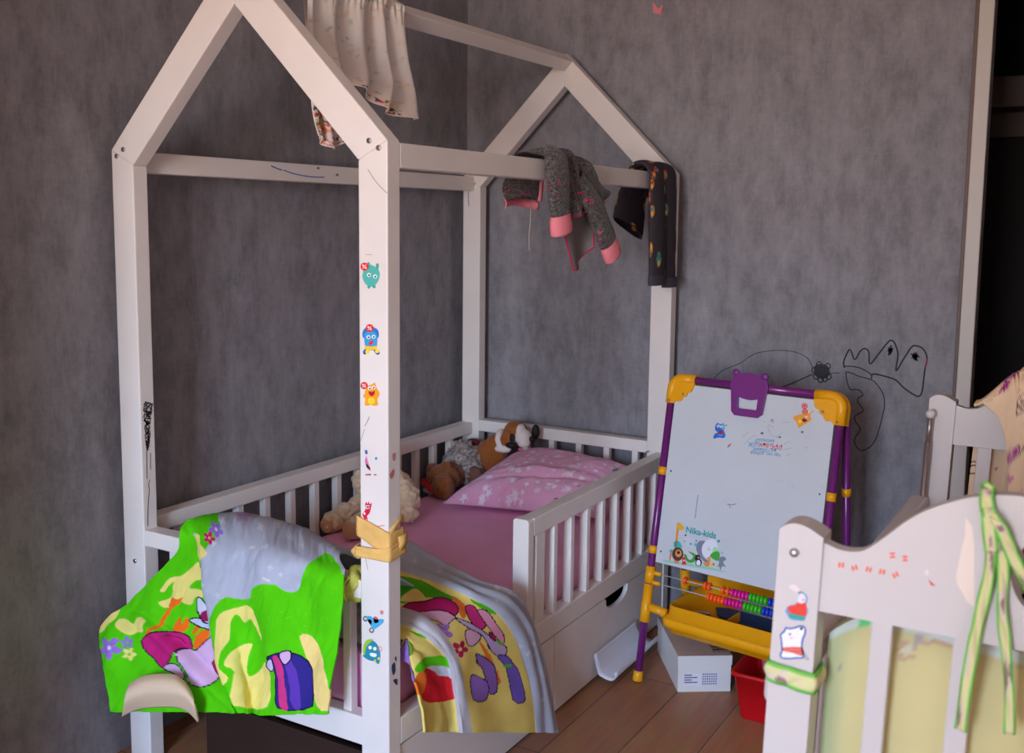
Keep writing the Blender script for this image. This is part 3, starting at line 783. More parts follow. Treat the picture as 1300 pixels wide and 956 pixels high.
b = MB(); st(b, K_PL, [(595, 243), (594.5, 252), (595.5, 262)], .003, blue, .0002); st(b, K_PL, [(600, 231), (603, 235), (601, 236), (604, 231)], .002, (90, 90, 110), .0002, 1)
lab(b.build('pen_mark', posts[0, 1]), 'short blue pen line')
G_PL = Plane((0, 0, GZ + .0003), (1, 0, 0), (0, 1, 0), (0, 0, 1))
b = MB()
for x, y, rx, ry in ((781.5, 596.5, 4.5, 1.6), (706, 633, 3, .9), (735, 617, 2, .7), (822, 573.5, 3, 1)): fl(b, G_PL, ell(x, y, rx, ry, 12, -.3), (60, 150, 130), .0002)
lab(b.build('paint_stain', [o for o in bed.children if o.name.startswith('guard_rail')][0]), 'teal paint specks')

# ---- drawings on the grey wall
V_PL = Plane((0, YB - .0006, 0), (1, 0, 0), (0, 0, 1), (0, -1, 0))
b = MB()
st(b, V_PL, [(1072, 467), (1071, 461), (1072.5, 455), (1079, 443.5), (1085, 456.5), (1092, 446), (1098, 442.5), (1103, 447), (1104.5, 462), (1115, 450), (1126, 436), (1131, 432), (1136, 436), (1140, 450), (1137.5, 471), (1147, 456), (1157, 441), (1163, 439), (1172, 443), (1177, 455), (1174, 470), (1171, 495), (1167, 503), (1160, 501), (1147, 492), (1138, 483), (1128, 479), (1112, 475), (1106, 476)], .0052, M_black, .0003)
st(b, V_PL, [(1072, 465), (1079, 465), (1088, 466), (1098, 470), (1106, 476), (1106.5, 481)], .0038, M_black, .0003)
st(b, V_PL, [(1074, 472), (1075, 482), (1079, 494), (1086, 494.5), (1092, 496), (1095, 502), (1090, 505), (1089, 510), (1096, 521), (1090, 525), (1085, 529), (1086, 535), (1092, 545), (1086, 555), (1085, 563), (1091, 571), (1096, 572)], .0034, M_black, .0003)
st(b, V_PL, [(1074, 472), (1082, 474), (1091, 478), (1106, 482), (1114, 489), (1121, 500), (1123, 513), (1120, 530), (1115, 548), (1112, 557), (1105, 567), (1096, 572)], .0034, M_black, .0003)
for c, (rx, ry), n in (((1130, 445), (4, 6), 14), ((1161, 452), (5, 7), 16)):
    for k in range(n):
        t = rnd.uniform(0, PI); dx, dy = rx * math.cos(t), ry * math.sin(t) * rnd.uniform(.6, 1.1); ox, oy = rnd.uniform(-2.2, 2.2), rnd.uniform(-2, 2)
        st(b, V_PL, [(c[0] + ox - dx * .8 - (dy if c[0] > 1150 else 0) * -.3, c[1] + oy + dy * .8), (c[0] + ox + dx * .8, c[1] + oy - dy * .8)], .003, M_black, .0004, 1)
st(b, V_PL, [(1177, 455), (1176, 462), (1175, 467)], .0034, (150, 40, 60), .0006)
lab(b.build('pen_drawing', wall_back), 'black pen drawing with zigzag crown and loops')
b = MB(); soft = ink(64, 60, 66)
st(b, V_PL, [(904, 484), (914, 473), (925, 467), (940, 461), (951, 453), (962, 448), (982, 445), (1002, 445.5), (1018, 450), (1027, 457), (1032, 468)], .0028, soft, .0003)
st(b, V_PL, [(990, 492), (1000, 489), (1016, 482), (1032, 475)], .005, soft, .0003); st(b, V_PL, [(1053, 474), (1062, 473.5), (1066, 474)], .003, soft, .0003)
fl(b, V_PL, [(1034, 465), (1043, 462), (1052, 466), (1053, 476), (1045, 481), (1035, 477)], (52, 48, 54), .0004)
for cx, cy in ((1040, 463), (1051, 465), (1034, 470), (1036, 478), (1042, 482), (1047, 481), (1052, 478), (1044, 470)): st(b, V_PL, ell(cx, cy, 3.4, 3.6, 10), .004, M_black, .0006, 1, True)
lab(b.build('pen_drawing', wall_back), 'dark pencil flower on a long arched stem')
# pink butterfly on the wall
b = MB(); M_bf = mat('pink_card_wing', lin(222, 130, 138), rough=0.6)
bfp = lambda pts, c=0.0: [V_PL.p(*trace(x, y, V_PL), c) for x, y in pts]
b.prism([V_PL.p(*q, .002) for q in tr(V_PL, [(829.5, 3.5), (832, 6), (834.5, 10), (837, 11), (839.5, 8), (843, 7), (841, 12), (839, 19.5), (836.5, 18), (832, 17), (830, 16.5)])], V_PL.n * .002, M_bf)
tag(b.build('wall_butterfly', base=tuple(V_PL.p(*trace(836, 12, V_PL)))), 'small pink butterfly cut-out stuck high on the grey wall', 'decoration')

# ---- prints on the whiteboard
BD = board
b = MB()
fl(b, B_PL, [(908, 541), (911, 537), (915, 539), (918, 537), (920, 542), (919, 547), (921, 552), (919, 556), (912, 555.5), (906, 557), (907, 551), (911, 549), (908, 546)], (40, 110, 206), .0002)
fl(b, B_PL, [(912, 548), (917, 547), (917, 551), (913, 551)], (190, 24, 40), .0004); fl(b, B_PL, ell(915, 552, 3, 2.2, 10), (70, 150, 226), .0003)
eyes(b, B_PL, [(912, 541), (916, 542)], 1.8, .0004); fl(b, B_PL, [(917, 538), (920, 539), (919, 545), (917, 545)], (80, 190, 220), .0003); fl(b, B_PL, ell(922, 540, .9, 1, 8), (210, 60, 80), .0003)
lab(b.build('sticker', BD), 'small blue creature-like sticker')
b = MB()
fl(b, B_PL, [(1007, 530), (1013, 527), (1020, 525), (1027, 523), (1033, 521), (1029, 527), (1030, 533), (1025, 537), (1019, 540), (1014, 543), (1011, 536)], (240, 160, 60), .0002)
fl(b, B_PL, ell(1015.5, 535, 2.4, 2.4, 10), (244, 216, 40), .0003); fl(b, B_PL, [(1018, 533), (1021, 531), (1025, 534), (1021, 536)], (120, 24, 34), .0004)
eyes(b, B_PL, [(1024, 530), (1028, 523.5)], 1.7, .0004)
for x, y in ((1021.5, 515.5), (1022, 522.5)): fl(b, B_PL, ell(x, y, 3.8, 3.6, 14), (222, 70, 70), .0004); st(b, B_PL, ell(x, y, 2.2, 2, 10), .001, (244, 236, 236), .0006, 1, True)
lab(b.build('sticker', BD), 'orange sticker with two red badges')
b = MB(); cy = ink(24, 140, 190); rd = ink(214, 40, 60)
def line_px(text, x0, y0, x1, y1, m, size):
    p, q = trace(x0, y0, B_PL), trace(x1, y1, B_PL)
    lettering(b, B_PL, text, size, m, .0003, ((p[0] + q[0]) / 2, (p[1] + q[1]) / 2), True, abs(q[0] - p[0]), (q[1] - p[1]) / (q[0] - p[0]))
line_px('Час тис, добери', 953, 574.5, 991, 577.5, cy, .016); line_px('не губами!', 956, 570, 985, 572.2, cy, .016)
line_px('РРБанк', 963.5, 564.6, 993, 567.2, rd, .021); line_px('ціЖ', 950, 563.4, 963, 564.6, cy, .021); line_px('вибирай!', 959, 558.2, 983, 560, cy, .015)
lab(b.build('lettering', BD), 'upside-down red and blue printed words')
# logo: word and a group of cartoon animals
b = MB()
teal = ink(30, 158, 160)
def up_px(text, x0, y0, x1, y1, m, size, bold=.0007):
    p, q = trace(x0, y0, B_PL), trace(x1, y1, B_PL)
    lettering(b, B_PL, text, size, m, .0004, ((p[0] + q[0]) / 2, (p[1] + q[1]) / 2), False, abs(q[0] - p[0]), (q[1] - p[1]) / (q[0] - p[0]), bold)
up_px('Nika-kids', 871, 672.5, 909, 680.5, teal, .027)
def lf(pts, c, l=.0003, sm=True): fl(b, B_PL, pts, c, l, sm)
lf([(844, 711), (880, 716), (905, 721), (923, 727), (905, 724), (880, 720), (846, 714)], (150, 204, 180), .0001)
lf([(859.5, 664.5), (861.5, 664.5), (862, 671), (861, 680), (859.5, 690), (858.5, 696), (856.8, 695), (858, 682), (859, 672)], (226, 150, 44)); lf([(859, 664.5), (864, 664), (868.5, 670), (866, 673), (861, 671.5)], (232, 178, 50), .0004)
lf([(855, 690), (858, 686.5), (863, 688), (866, 695), (862, 696), (857, 696)], (60, 186, 170)); lf([(851, 702), (849.5, 711), (851, 711), (853, 703)], (222, 120, 70)); lf([(850, 699), (853, 697), (854, 700), (851, 702)], (60, 186, 170))
lf(ell(860.5, 703.5, 7.2, 8.6, 18), (98, 58, 42), .0005); lf(ell(861.5, 702.5, 4, 4.8, 14), (226, 152, 84), .0006); lf(ell(861.5, 701.5, 1.9, 2, 10), (28, 22, 22), .0008); lf([(856.5, 711), (862, 712.5), (861.5, 715.5), (856.5, 714.5)], (222, 140, 90), .0004)
lf([(866, 710), (868, 707), (870.5, 709), (870, 713), (872, 716), (866, 717), (866.5, 713)], (218, 44, 56), .0007); lf(ell(868.3, 711.5, .9, 1, 8), (244, 236, 236), .0009)
lf([(868, 704), (871, 704), (874, 710), (878, 710), (880, 706), (877, 703), (874, 700), (880, 702), (884, 705), (884, 710), (880, 714), (874, 714), (871, 711)], (66, 164, 60), .0005)
lf(ell(885.6, 708.5, 3.4, 4.4, 14), (30, 32, 42), .0007); lf(ell(887, 714, 4.2, 4.8, 14), (30, 32, 42), .0006); lf(ell(886.8, 714.5, 2.7, 3.6, 12), (236, 238, 242), .0008); lf([(886, 707), (888, 708), (886.5, 709)], (246, 190, 50), .001)
lf([(868, 684), (874, 683), (884, 684), (883, 690), (884, 697), (876, 694), (870, 692)], (200, 208, 216), .0002)
lf([(888, 687), (895, 687), (892, 692), (891, 700), (893, 707), (899, 712), (896, 714), (890, 709), (885, 701), (884, 693)], (128, 132, 150), .0004)
lf([(894, 690), (899, 685), (907, 685), (911, 692), (911, 702), (906, 708), (898, 709), (892, 703), (891, 696)], (226, 228, 234), .0003); st(b, B_PL, [(901, 694), (899, 698), (902, 698)], .0012, (90, 90, 104), .0005)
lf([(893, 714), (897, 714.5), (899, 711), (898, 708), (902, 707), (901.5, 713), (900, 719), (895, 718)], (236, 142, 50), .0006)
lf([(902, 704), (906, 701), (912, 700), (914, 705), (911, 712), (906, 710), (902, 707)], (66, 170, 60), .0005); lf([(905, 698), (908, 694), (911, 697), (911, 702), (905, 702)], (160, 220, 160), .0004)
lf(ell(905, 717, 3.2, 3.8, 12), (222, 196, 130), .0007); lf(ell(906, 716.5, 1.1, 1.2, 8), (120, 60, 60), .0009)
lf([(912, 710), (915, 707), (920, 707), (922, 711), (919, 712), (919, 716), (922, 720), (917, 719), (914.5, 724), (913, 719), (910, 720), (913, 715)], (128, 134, 150), .0006)
for x, y, r, c in ((870.5, 679.5, 1.3, (40, 90, 100)), (884, 686.5, 1, (60, 70, 90)), (883, 691.5, 2, (90, 190, 190)), (912.5, 687, 1.8, (50, 150, 160)), (869, 687, 1.2, (130, 180, 150)), (877, 690.5, 1.5, (110, 150, 170)), (917, 701.5, 1.5, (120, 206, 196))): lf(ell(x, y, r, r, 10), c, .0006)
lab(b.build('logo', BD), 'printed logo of cartoon animals')
# pen marks, smudges and pin holes
b = MB(); sm = ink(150, 150, 160); dk = ink(70, 66, 76)
for k in range(13): st(b, B_PL, [(886.3 - k * .30, 628.5 + k * 2.3), (885.9 - k * .30 + rnd.uniform(-.5, .5), 630.2 + k * 2.3)], .0022, (82, 66, 150), .0002, 1)
for q in ([(944, 565), (952, 557), (959, 552)], [(942, 555), (951, 548)], [(982, 543), (975, 540), (979, 552), (989, 555)], [(993, 536), (1003, 536)], [(995, 564), (1003, 560)], [(997, 578), (1004, 576.5)], [(994, 571), (1004, 569)], [(985, 556), (992, 550)]): st(b, B_PL, q, .0011, sm, .0002)
for q in ([(970, 535), (970.5, 536)], [(978, 534), (982, 532)], [(979, 536), (979.5, 533)], [(982, 537), (981, 533)], [(1023, 569), (1023.5, 568)], [(926, 640), (927, 645)], [(923, 640), (930, 641), (935, 639.5)]): st(b, B_PL, q, .0016, dk, .0002, 1)
for x, y, r in ((967.5, 550, 2), (990, 555, 1.6), (1018.5, 548.5, 1.8), (954.5, 507, 1.1)): fl(b, B_PL, ell(x, y, r, r * .8, 10), (112, 108, 112), .0002)
fl(b, B_PL, [(923, 567), (928, 562.5), (927.5, 565.5)], (196, 40, 60), .0002, False); fl(b, B_PL, [(923, 567.5), (926, 566), (925, 568)], (70, 50, 130), .0003, False)
for x, y in ((851.8, 598), (839, 700), (1027.5, 660), (1040.5, 627.5)): fl(b, B_PL, ell(x, y, 1.1, 1.3, 10), (60, 60, 70), .0002)
for k in range(46):
    x, y = rnd.gauss(1000, 26), rnd.gauss(600, 40)
    if y < 545 or x > 1040 or x < 930: continue
    a = rnd.uniform(0, 6.3); l = rnd.uniform(1, 5)
    st(b, B_PL, [(x, y), (x + l * math.cos(a), y + l * math.sin(a))], rnd.uniform(.001, .003), ink(192, 194, 202), .00015, 1)
lab(b.build('ink_stain', BD), 'grey smudges, pen lines and pin holes')
# ------------------------------------------------------------------ the cot
SH = 0.032
def lean(mb):
    mb.v = [(x + SH * (z - 1.06), y, z) for x, y, z in mb.v]; return mb
CX0, CX1, CY0, CY1 = 1.883, 2.487, -0.43, 0.83
cot = thing('baby_cot', ((CX0 + CX1) / 2, .2, 0), 'white wooden baby cot with arched slatted ends, stickers and a dropped side rail', 'cot')
def arch_top(x0, x1, z, n=9, k=.012):
    return [(x0 + (x1 - x0) * i / n, z + k * math.sin(PI * (i / n) ** .8) - .004 * (i / n)) for i in range(n + 1)]
cposts = []
for y0 in (CY0, CY1):
    for x0 in (CX0, CX1 - .06):
        top = arch_top(x0, x0 + .06, 1.060)
        if x0 > 2: top = [(2 * x0 + .06 - x, z) for x, z in reversed(top)]
        p = [(x0 + .06, y0, 0), (x0, y0, 0)] + [(x, y0, z) for x, z in top]
        cposts.append(lean(MB().prism(p, (0, .045, 0), M_cot)).build('post', cot, bevel=.005, segs=3))
curve = [(1.943, 1.048), (1.965, 1.042), (1.985, 1.043), (2.000, 1.050), (2.022, 1.071), (2.046, 1.096), (2.070, 1.114), (2.092, 1.126), (2.115, 1.136), (2.136, 1.142), (2.160, 1.146), (2.185, 1.147)]
curve = smooth_poly(curve, 3, closed=False)
full = curve + [(4.37 - x, z) for x, z in reversed(curve[:-1])]
def top_z(x):
    xs = [p[0] for p in full]; zs = [p[1] for p in full]
    return float(np.interp(x, xs, zs))
def panel(y0, th, hole):
    zbtm = .952
    pts = [(1.943, zbtm)] + [p for p in full] + [(2.427, zbtm)]
    if hole:   # hand hole: cut in through a slit from the bottom edge
        hx, hz, rx, rz = 2.212, 1.050, .040, .050
        ho = [(hx + rx * math.sin(t), hz - rz * math.cos(t)) for t in np.linspace(0.02, 2 * PI - .02, 28)]
        pts = pts + [(hx + .0004, zbtm)] + ho + [(hx - .0004, zbtm)]
    m = MB().prism([(x, y0, z) for x, z in pts], (0, th, 0), M_cot)
    return lean(m).build('end_panel', cot, bevel=.0035 if not hole else 0.0, segs=3)
near_panel = panel(CY0 + .006, .022, True)
panel(CY1 + .006, .022, False)
for y0 in (CY0, CY1):
    lean(MB().box((1.943, y0 + .006, .28), (2.427, y0 + .030, .36), M_cot)).build('end_rail', cot, bevel=.003)
    for k in range(5):
        x = (2.012 + .1015 * k) if y0 < 0 else (1.998 + .095 * k)
        wdt = .027 if y0 < 0 else .031
        lean(MB().box((x, y0 + .010, .36), (x + wdt, y0 + .024, .952), M_cot)).build('slat', cot, bevel=.002)
# side rails: the one towards the bed is dropped, the other is up
for x0, zt_ in ((1.862, .825), (2.455, 1.0)):
    rail = lean(MB().box((x0, CY0 + .05, zt_ - .045), (x0 + .042, CY1 - .005, zt_), M_cot)).build('side_rail', cot, bevel=.012, segs=3)
    lean(MB().box((x0 + .008, CY0 + .05, zt_ - .60), (x0 + .034, CY1 - .01, zt_ - .555), M_cot)).build('side_rail', cot, bevel=.004)
    for k in range(13):
        y = CY0 + .09 + .09 * k
        lean(MB().box((x0 + .013, y, zt_ - .56), (x0 + .029, y + .026, zt_ - .04), M_cot)).build('slat', cot, bevel=.002)
# metal rods the side slides on, with knob ends
M_rod2 = mat('grey_brown_metal', (0.36, 0.30, 0.28), rough=0.35, metal=0.8)
for y in (CY1 - .022, CY0 + .062):
    rd_ = MB().tube([(1.892, y, 1.020), (1.892, y, .955)], .0062, M_rod2, n=12); rd_.tube([(1.892, y, .957), (1.892, y, .30)], .0078, M_rod2, n=12)
    o = lean(rd_).build('slide_rod', cot)
    k = MB(); k.ball((1.892, y, 1.026), .0115, M_cot); k.tube([(1.892, y, 1.026), (1.892, CY1 + .002 if y > 0 else CY0 + .04, 1.026)], .007, M_cot)
    lean(k).build('rod_knob', o)
k = MB(); k.ball((1.906, CY0 - .002, 1.030), (.0066, .005, .0066), M_steel); lean(k).build('bolt', cposts[0])
lean(MB().box((1.93, CY0 + .05, .40), (2.44, CY1 - .01, .43), M_cot)).build('mattress_base', cot)

# ---- stickers and marks on the cot end
C_PL = Plane((0, CY0 - .0004, 0), (1, 0, 0), (0, 0, 1), (0, -1, 0))
N_PL = Plane((0, CY0 + .0056, 0), (1, 0, 0), (0, 0, 1), (0, -1, 0))
nav = (52, 92, 168); red = (226, 66, 50)
b = MB()
fl(b, C_PL, [(997, 776), (1000, 770), (1005, 768), (1011, 766), (1016, 757), (1013, 752), (1018, 751), (1024, 756), (1025, 763), (1023, 768), (1026, 775), (1023, 783), (1021, 788), (1014, 788), (1003, 786), (1000, 781)], (112, 150, 200), .0002)
fl(b, C_PL, [(1001, 770), (1010, 768), (1013, 764), (1023, 766), (1024, 780), (1021, 782), (1003, 778)], red, .0004)
fl(b, C_PL, [(1002, 779), (1021, 782), (1020, 787), (1004, 784)], (54, 160, 140), .0004)
fl(b, C_PL, [(1014, 758), (1017, 753), (1022, 756), (1023, 763), (1018, 766), (1013, 764)], (222, 220, 224), .0005); fl(b, C_PL, ell(1020, 761.5, 1.6, 1.2, 8), (226, 120, 120), .0006)
fl(b, C_PL, [(1001, 745), (1008, 742), (1014, 747), (1016, 752), (1010, 751)], (226, 212, 210), .0002)
lab(b.build('sticker', cposts[0]), 'sticker of an animal in a red dress')
b = MB()
bear = [(991, 806), (994, 803), (996, 801), (998, 797), (1002, 798), (1009, 797), (1015, 795), (1019, 795), (1022, 798), (1022, 804), (1019, 812), (1018, 818), (1018, 824), (1020, 830), (1019, 835), (1012, 835), (1003, 836), (993, 835), (991, 831), (993, 825), (992, 812)]
fl(b, C_PL, bear, (234, 232, 234), .0002); st(b, C_PL, bear, .0022, nav, .0004, 4, True)
fl(b, C_PL, [(994, 822), (1018, 822), (1019, 832), (1012, 831), (1004, 828), (994, 826)], (222, 90, 70), .0004)
for y in (824, 828): st(b, C_PL, [(995, y), (1018, y + 1)], .0006, (236, 170, 160), .0005, 1)
fl(b, C_PL, ell(1017.5, 798, 2, 1.9, 10), (44, 46, 60), .0005); fl(b, C_PL, ell(1003, 805, 1.6, 1.4, 10), (110, 120, 110), .0005); fl(b, C_PL, ell(1005, 810, 2.2, 1.8, 10), (238, 196, 196), .0004)
st(b, C_PL, [(1018, 824), (1023, 832), (1027, 837), (1023, 836), (1018, 829)], .0012, (150, 150, 150), .0004)
lab(b.build('sticker', cposts[0]), 'sticker of a white bear with a red striped band')
b = MB(); orr = ink(238, 88, 52)
for x, y, r in ((1068, 717.5, .1), (1085, 721, -.3), (1103, 723, .25), (1120, 726, .2), (1137, 730, -.5), (1133, 705, 1.5), (1149, 709, 1.5)):
    c, s_ = math.cos(r), math.sin(r)
    for q in (-1, 1):
        ax, ay = q * 2.4, 0
        pts = [(ax - .9, -3.6), (ax + 1.2, -3.2), (ax + .9, 3.4), (ax - 1.2, 3.2)]
        fl(b, N_PL, [(x + u * c - v * s_, y + u * s_ + v * c) for u, v in pts], (238, 88, 52), .0002, False)
    fl(b, N_PL, [(x + u * c - v * s_, y + u * s_ + v * c) for u, v in ((-2.4, -.6), (2.4, -.9), (2.4, .8), (-2.4, .6))], (240, 120, 90), .0003, False)
lab(b.build('painted_mark', near_panel), 'row of small orange-red double strokes')
b = MB()
fl(b, N_PL, [(1226, 657), (1234, 668), (1237, 690), (1237, 730), (1237, 771), (1228, 764), (1215, 741), (1214, 730), (1220, 700), (1225, 680)], (232, 214, 198), .0002, False)
fl(b, N_PL, [(1178, 735), (1186, 742), (1188, 744), (1182, 743)], (214, 70, 56), .0002, False); fl(b, N_PL, [(1174, 726), (1178, 723), (1178, 731)], (222, 216, 218), .0002)
lab(b.build('sticker_trace', near_panel), 'beige outline left by a peeled sticker')

# ---- bumper pad inside the cot end
M_bump = mat('bumper_fabric', attr='Col', rough=0.9, spec=0.05, bump=0.2, bscale=60)
nu, nv = 90, 66
U, Vv = np.meshgrid(np.linspace(0, 1, nu), np.linspace(0, 1, nv))
X = 1.945 + .475 * U; 
edge = .030 * np.clip(1 - U / .12, 0, 1) ** 1.6
Z = .60 + (.322 + .022 * np.sin(U * 7 + .6) * .4 - edge + .010 * np.clip(U * 4, 0, 1)) * Vv
pr_ = (1 - (2 * U - 1) ** 8) * (1 - np.abs(2 * Vv - 1) ** 5)
Y = CY0 + .075 - .030 * pr_ + .003 * arr_noise(U * 3, Vv * 3, 2.0, 3.0)
base_c = np.array(lin(208, 196, 140)); cols = np.ones(U.shape + (3,)) * base_c
gmix = np.clip(1 - U / .10, 0, 1)[..., None]; cols = cols * (1 - .5 * gmix) + np.array(lin(176, 206, 160)) * .5 * gmix
PX_, PZ_ = X, Z
def stamp(mask, c, a=1.0): cols[mask] = cols[mask] * (1 - a) + np.array(lin(*c)) * a
for (cx, cz, r) in ((2.080, .935, .016), (2.052, .903, .009), (2.33, .88, .014), (2.22, .915, .012)):
    d = np.hypot(PX_ - cx, PZ_ - cz) * (1 + .18 * np.cos(5 * np.arctan2(PZ_ - cz, PX_ - cx)))
    stamp(np.abs(d - r) < .0024, (190, 150, 130), .8); stamp(d < r - .003, (206, 208, 190), .6)
d = np.hypot((PX_ - 2.10) / 1.3, PZ_ - .945); stamp(np.abs(d - .026) < .002, (196, 150, 120), .8); stamp(d < .024, (222, 206, 190), .7)
rnd = random.Random(8)
for k in range(26):
    cx, cz = rnd.uniform(1.96, 2.42), rnd.uniform(.62, .93)
    stamp(np.hypot(PX_ - cx, (PZ_ - cz) * rnd.uniform(.6, 1.4)) < rnd.uniform(.003, .006), rnd.choice([(150, 130, 170), (130, 140, 150), (196, 160, 130)]), .55)
stamp(Vv > .955, (214, 222, 214), .8); stamp((Vv > .955) & (np.abs(U - .10) < .015), (90, 206, 110), .9)
bp = MB(); G = np.stack([X + SH * (Z - 1.06), Y, Z], -1); Gb = G.copy(); Gb[..., 1] = CY0 + .105
bp.grid(G, M_bump); bp.grid(Gb[:, ::-1], M_bump)
def skirt_pts(A, Bq):
    for k in range(len(A) - 1): bp.add([A[k], A[k + 1], Bq[k + 1], Bq[k]], [(0, 1, 2, 3)], M_bump, True)
for sl in ((0, slice(None)), (-1, slice(None)), (slice(None), 0), (slice(None), -1)): skirt_pts(G[sl], Gb[sl])
n0 = U.size; cc = np.ones((len(bp.v), 3)) * base_c; cc[:n0] = cols.reshape(-1, 3); cc[n0:2 * n0] = cols[:, ::-1].reshape(-1, 3)
tag(bp.build('cot_bumper', cols=cc), 'soft yellow-green padded bumper tied inside the slatted cot end', 'cot bumper')

# ---- fabric ties
M_tie = mat('tie_fabric', attr='Col', rough=0.9, spec=0.05)
def ribbon(path, wd, twist=0.0, n=60, m=9, seed=1, facing=(0, -1, 0), gscale=1.0, wrap=None):
    """a bias-bound strip: bright green edges, pale printed centre; returns grid + colours"""
    P = cat_rom(np.array(path, float), n); T = np.gradient(P, axis=0); T /= np.linalg.norm(T, axis=1, keepdims=True)
    G = np.zeros((n, m, 3)); Cc = np.zeros((n, m, 3))
    for i in range(n):
        f = np.array(facing(i / (n - 1)) if callable(facing) else facing, float); s = np.cross(T[i], f); s /= np.linalg.norm(s) + 1e-9
        a = twist * math.sin(i * .17 + seed)
        s = s * math.cos(a) + f * math.sin(a)
        w_ = (wd[0] + (wd[1] - wd[0]) * i / (n - 1)) if isinstance(wd, tuple) else wd
        for j in range(m):
            q = j / (m - 1) - .5
            G[i, j] = P[i] + s * (w_ * q) + f * (.002 * math.cos(q * PI) + .0015 * math.sin(i * .5 + seed + j))
            e = abs(q) > .34
            c = (112, 190, 80) if e else (214, 208, 150)
            v = noise.noise(Vector((i * .12 + seed * 5, q * 2, seed)))
            if not e and v > .12: c = (214, 196, 180)
            if not e and v > .36: c = (150, 120, 110)
            if e and v > .35: c = (80, 168, 50)
            Cc[i, j] = lin(*c)
    return G, Cc
def tie_object(parts, name, label):
    mb = MB(); cs = []
    for G, Cc in parts: mb.grid(G, M_tie); cs.append(Cc.reshape(-1, 3))
    return tag(mb.build(name, solid=.0016, cols=np.concatenate(cs)), label, 'tie')
yf = CY0 - .006
zt0 = top_z(2.14)
parts = [ribbon([(2.136, CY0 + .045, zt0 - .05), (2.137, CY0 + .036, zt0 - .004), (2.138, CY0 + .018, zt0 + .007), (2.139, CY0 - .002, zt0 - .002), (2.144, yf - .004, zt0 - .03), (2.149, yf - .004, zt0 - .065)], .017, seed=1),
         ribbon([(2.142, yf - .003, zt0 - .012), (2.148, yf, 1.085), (2.147, yf, 1.04), (2.141, yf - .002, .995), (2.136, yf - .006, .955), (2.131, yf - .008, .900), (2.127, yf - .006, .84)], (.014, .016), .5, seed=2),
         ribbon([(2.144, yf - .004, zt0 - .016), (2.156, yf - .001, 1.095), (2.163, yf, 1.06), (2.165, yf - .003, 1.01), (2.171, yf - .004, .965), (2.179, yf - .008, .915), (2.183, yf - .006, .85)], (.015, .013), .6, seed=3),
         ribbon([(2.148, yf - .008, zt0 - .02), (2.160, yf - .006, 1.105), (2.173, yf - .004, 1.075), (2.19, yf - .004, 1.045), (2.204, yf - .002, 1.02)], .016, .4, seed=4)]
tie_object(parts, 'fabric_tie', 'long green-edged printed fabric tie knotted over the arched top of the cot end')
ring = []
for t in np.linspace(0, 2 * PI, 41):
    cx, cy = 1.907 , CY0 + .0225
    c, s_ = math.cos(t), math.sin(t); k = 1 / max(abs(c) / .033, abs(s_) / .0265)
    ring.append((cx + k * c, cy + k * s_, .853 - .10 * (k * c)))
fr_ = lambda u: (math.cos(2 * PI * u), math.sin(2 * PI * u), 0)
tie_object([ribbon(ring, .030, n=80, seed=6, facing=fr_)], 'fabric_tie', 'pale green-edged fabric tie wrapped around the stickered corner post of the cot')
# ------------------------------------------------------------------ cloth shapes
# each control point: cloth print coordinates (two numbers) and where that point of the cloth hangs in the room
DUVET_FRONT = [
 [(247,662,.233,.034,.690),(268,655,.231,.093,.690),(300,655,.287,.129,.690),(345,665,.415,.126,.690),(390,677,.520,.142,.678),(438,705,.713,.058,.678)],
 [(222,700,.230,-.030,.627),(252,695,.307,-.022,.649),(300,693,.438,-.022,.675),(345,700,.555,-.022,.682),(390,710,.666,-.022,.682),(438,728,.779,-.022,.669)],
 [(185,742,.153,-.060,.534),(258,740,.364,-.062,.579),(300,738,.468,-.054,.601),(345,740,.584,-.054,.619),(390,745,.693,-.054,.631),(437,755,.803,-.054,.634)],
 [(140,782,.062,-.100,.444),(263,775,.388,-.074,.518),(305,775,.484,-.058,.532),(345,778,.586,-.058,.548),(390,780,.696,-.058,.567),(434,790,.799,-.058,.570)],
 [(124,804,.049,-.130,.405),(268,810,.412,-.086,.457),(308,812,.493,-.062,.463),(350,815,.601,-.062,.481),(390,818,.698,-.062,.497),(431,820,.795,-.062,.514)],
 [(128,835,.084,-.150,.355),(275,840,.442,-.098,.409),(312,842,.506,-.066,.408),(352,845,.608,-.066,.426),(390,846,.701,-.066,.446),(428,846,.790,-.066,.467)],
 [(133,868,.109,-.160,.295),(284,868,.477,-.110,.366),(318,870,.525,-.070,.358),(355,870,.619,-.070,.381),(390,870,.704,-.070,.402),(424,868,.784,-.070,.426)],
 [(138,905,.120,-.160,.221),(295,905,.516,-.122,.308),(325,905,.545,-.074,.295),(358,905,.628,-.074,.317),(390,905,.707,-.074,.337),(420,905,.777,-.074,.356)]]
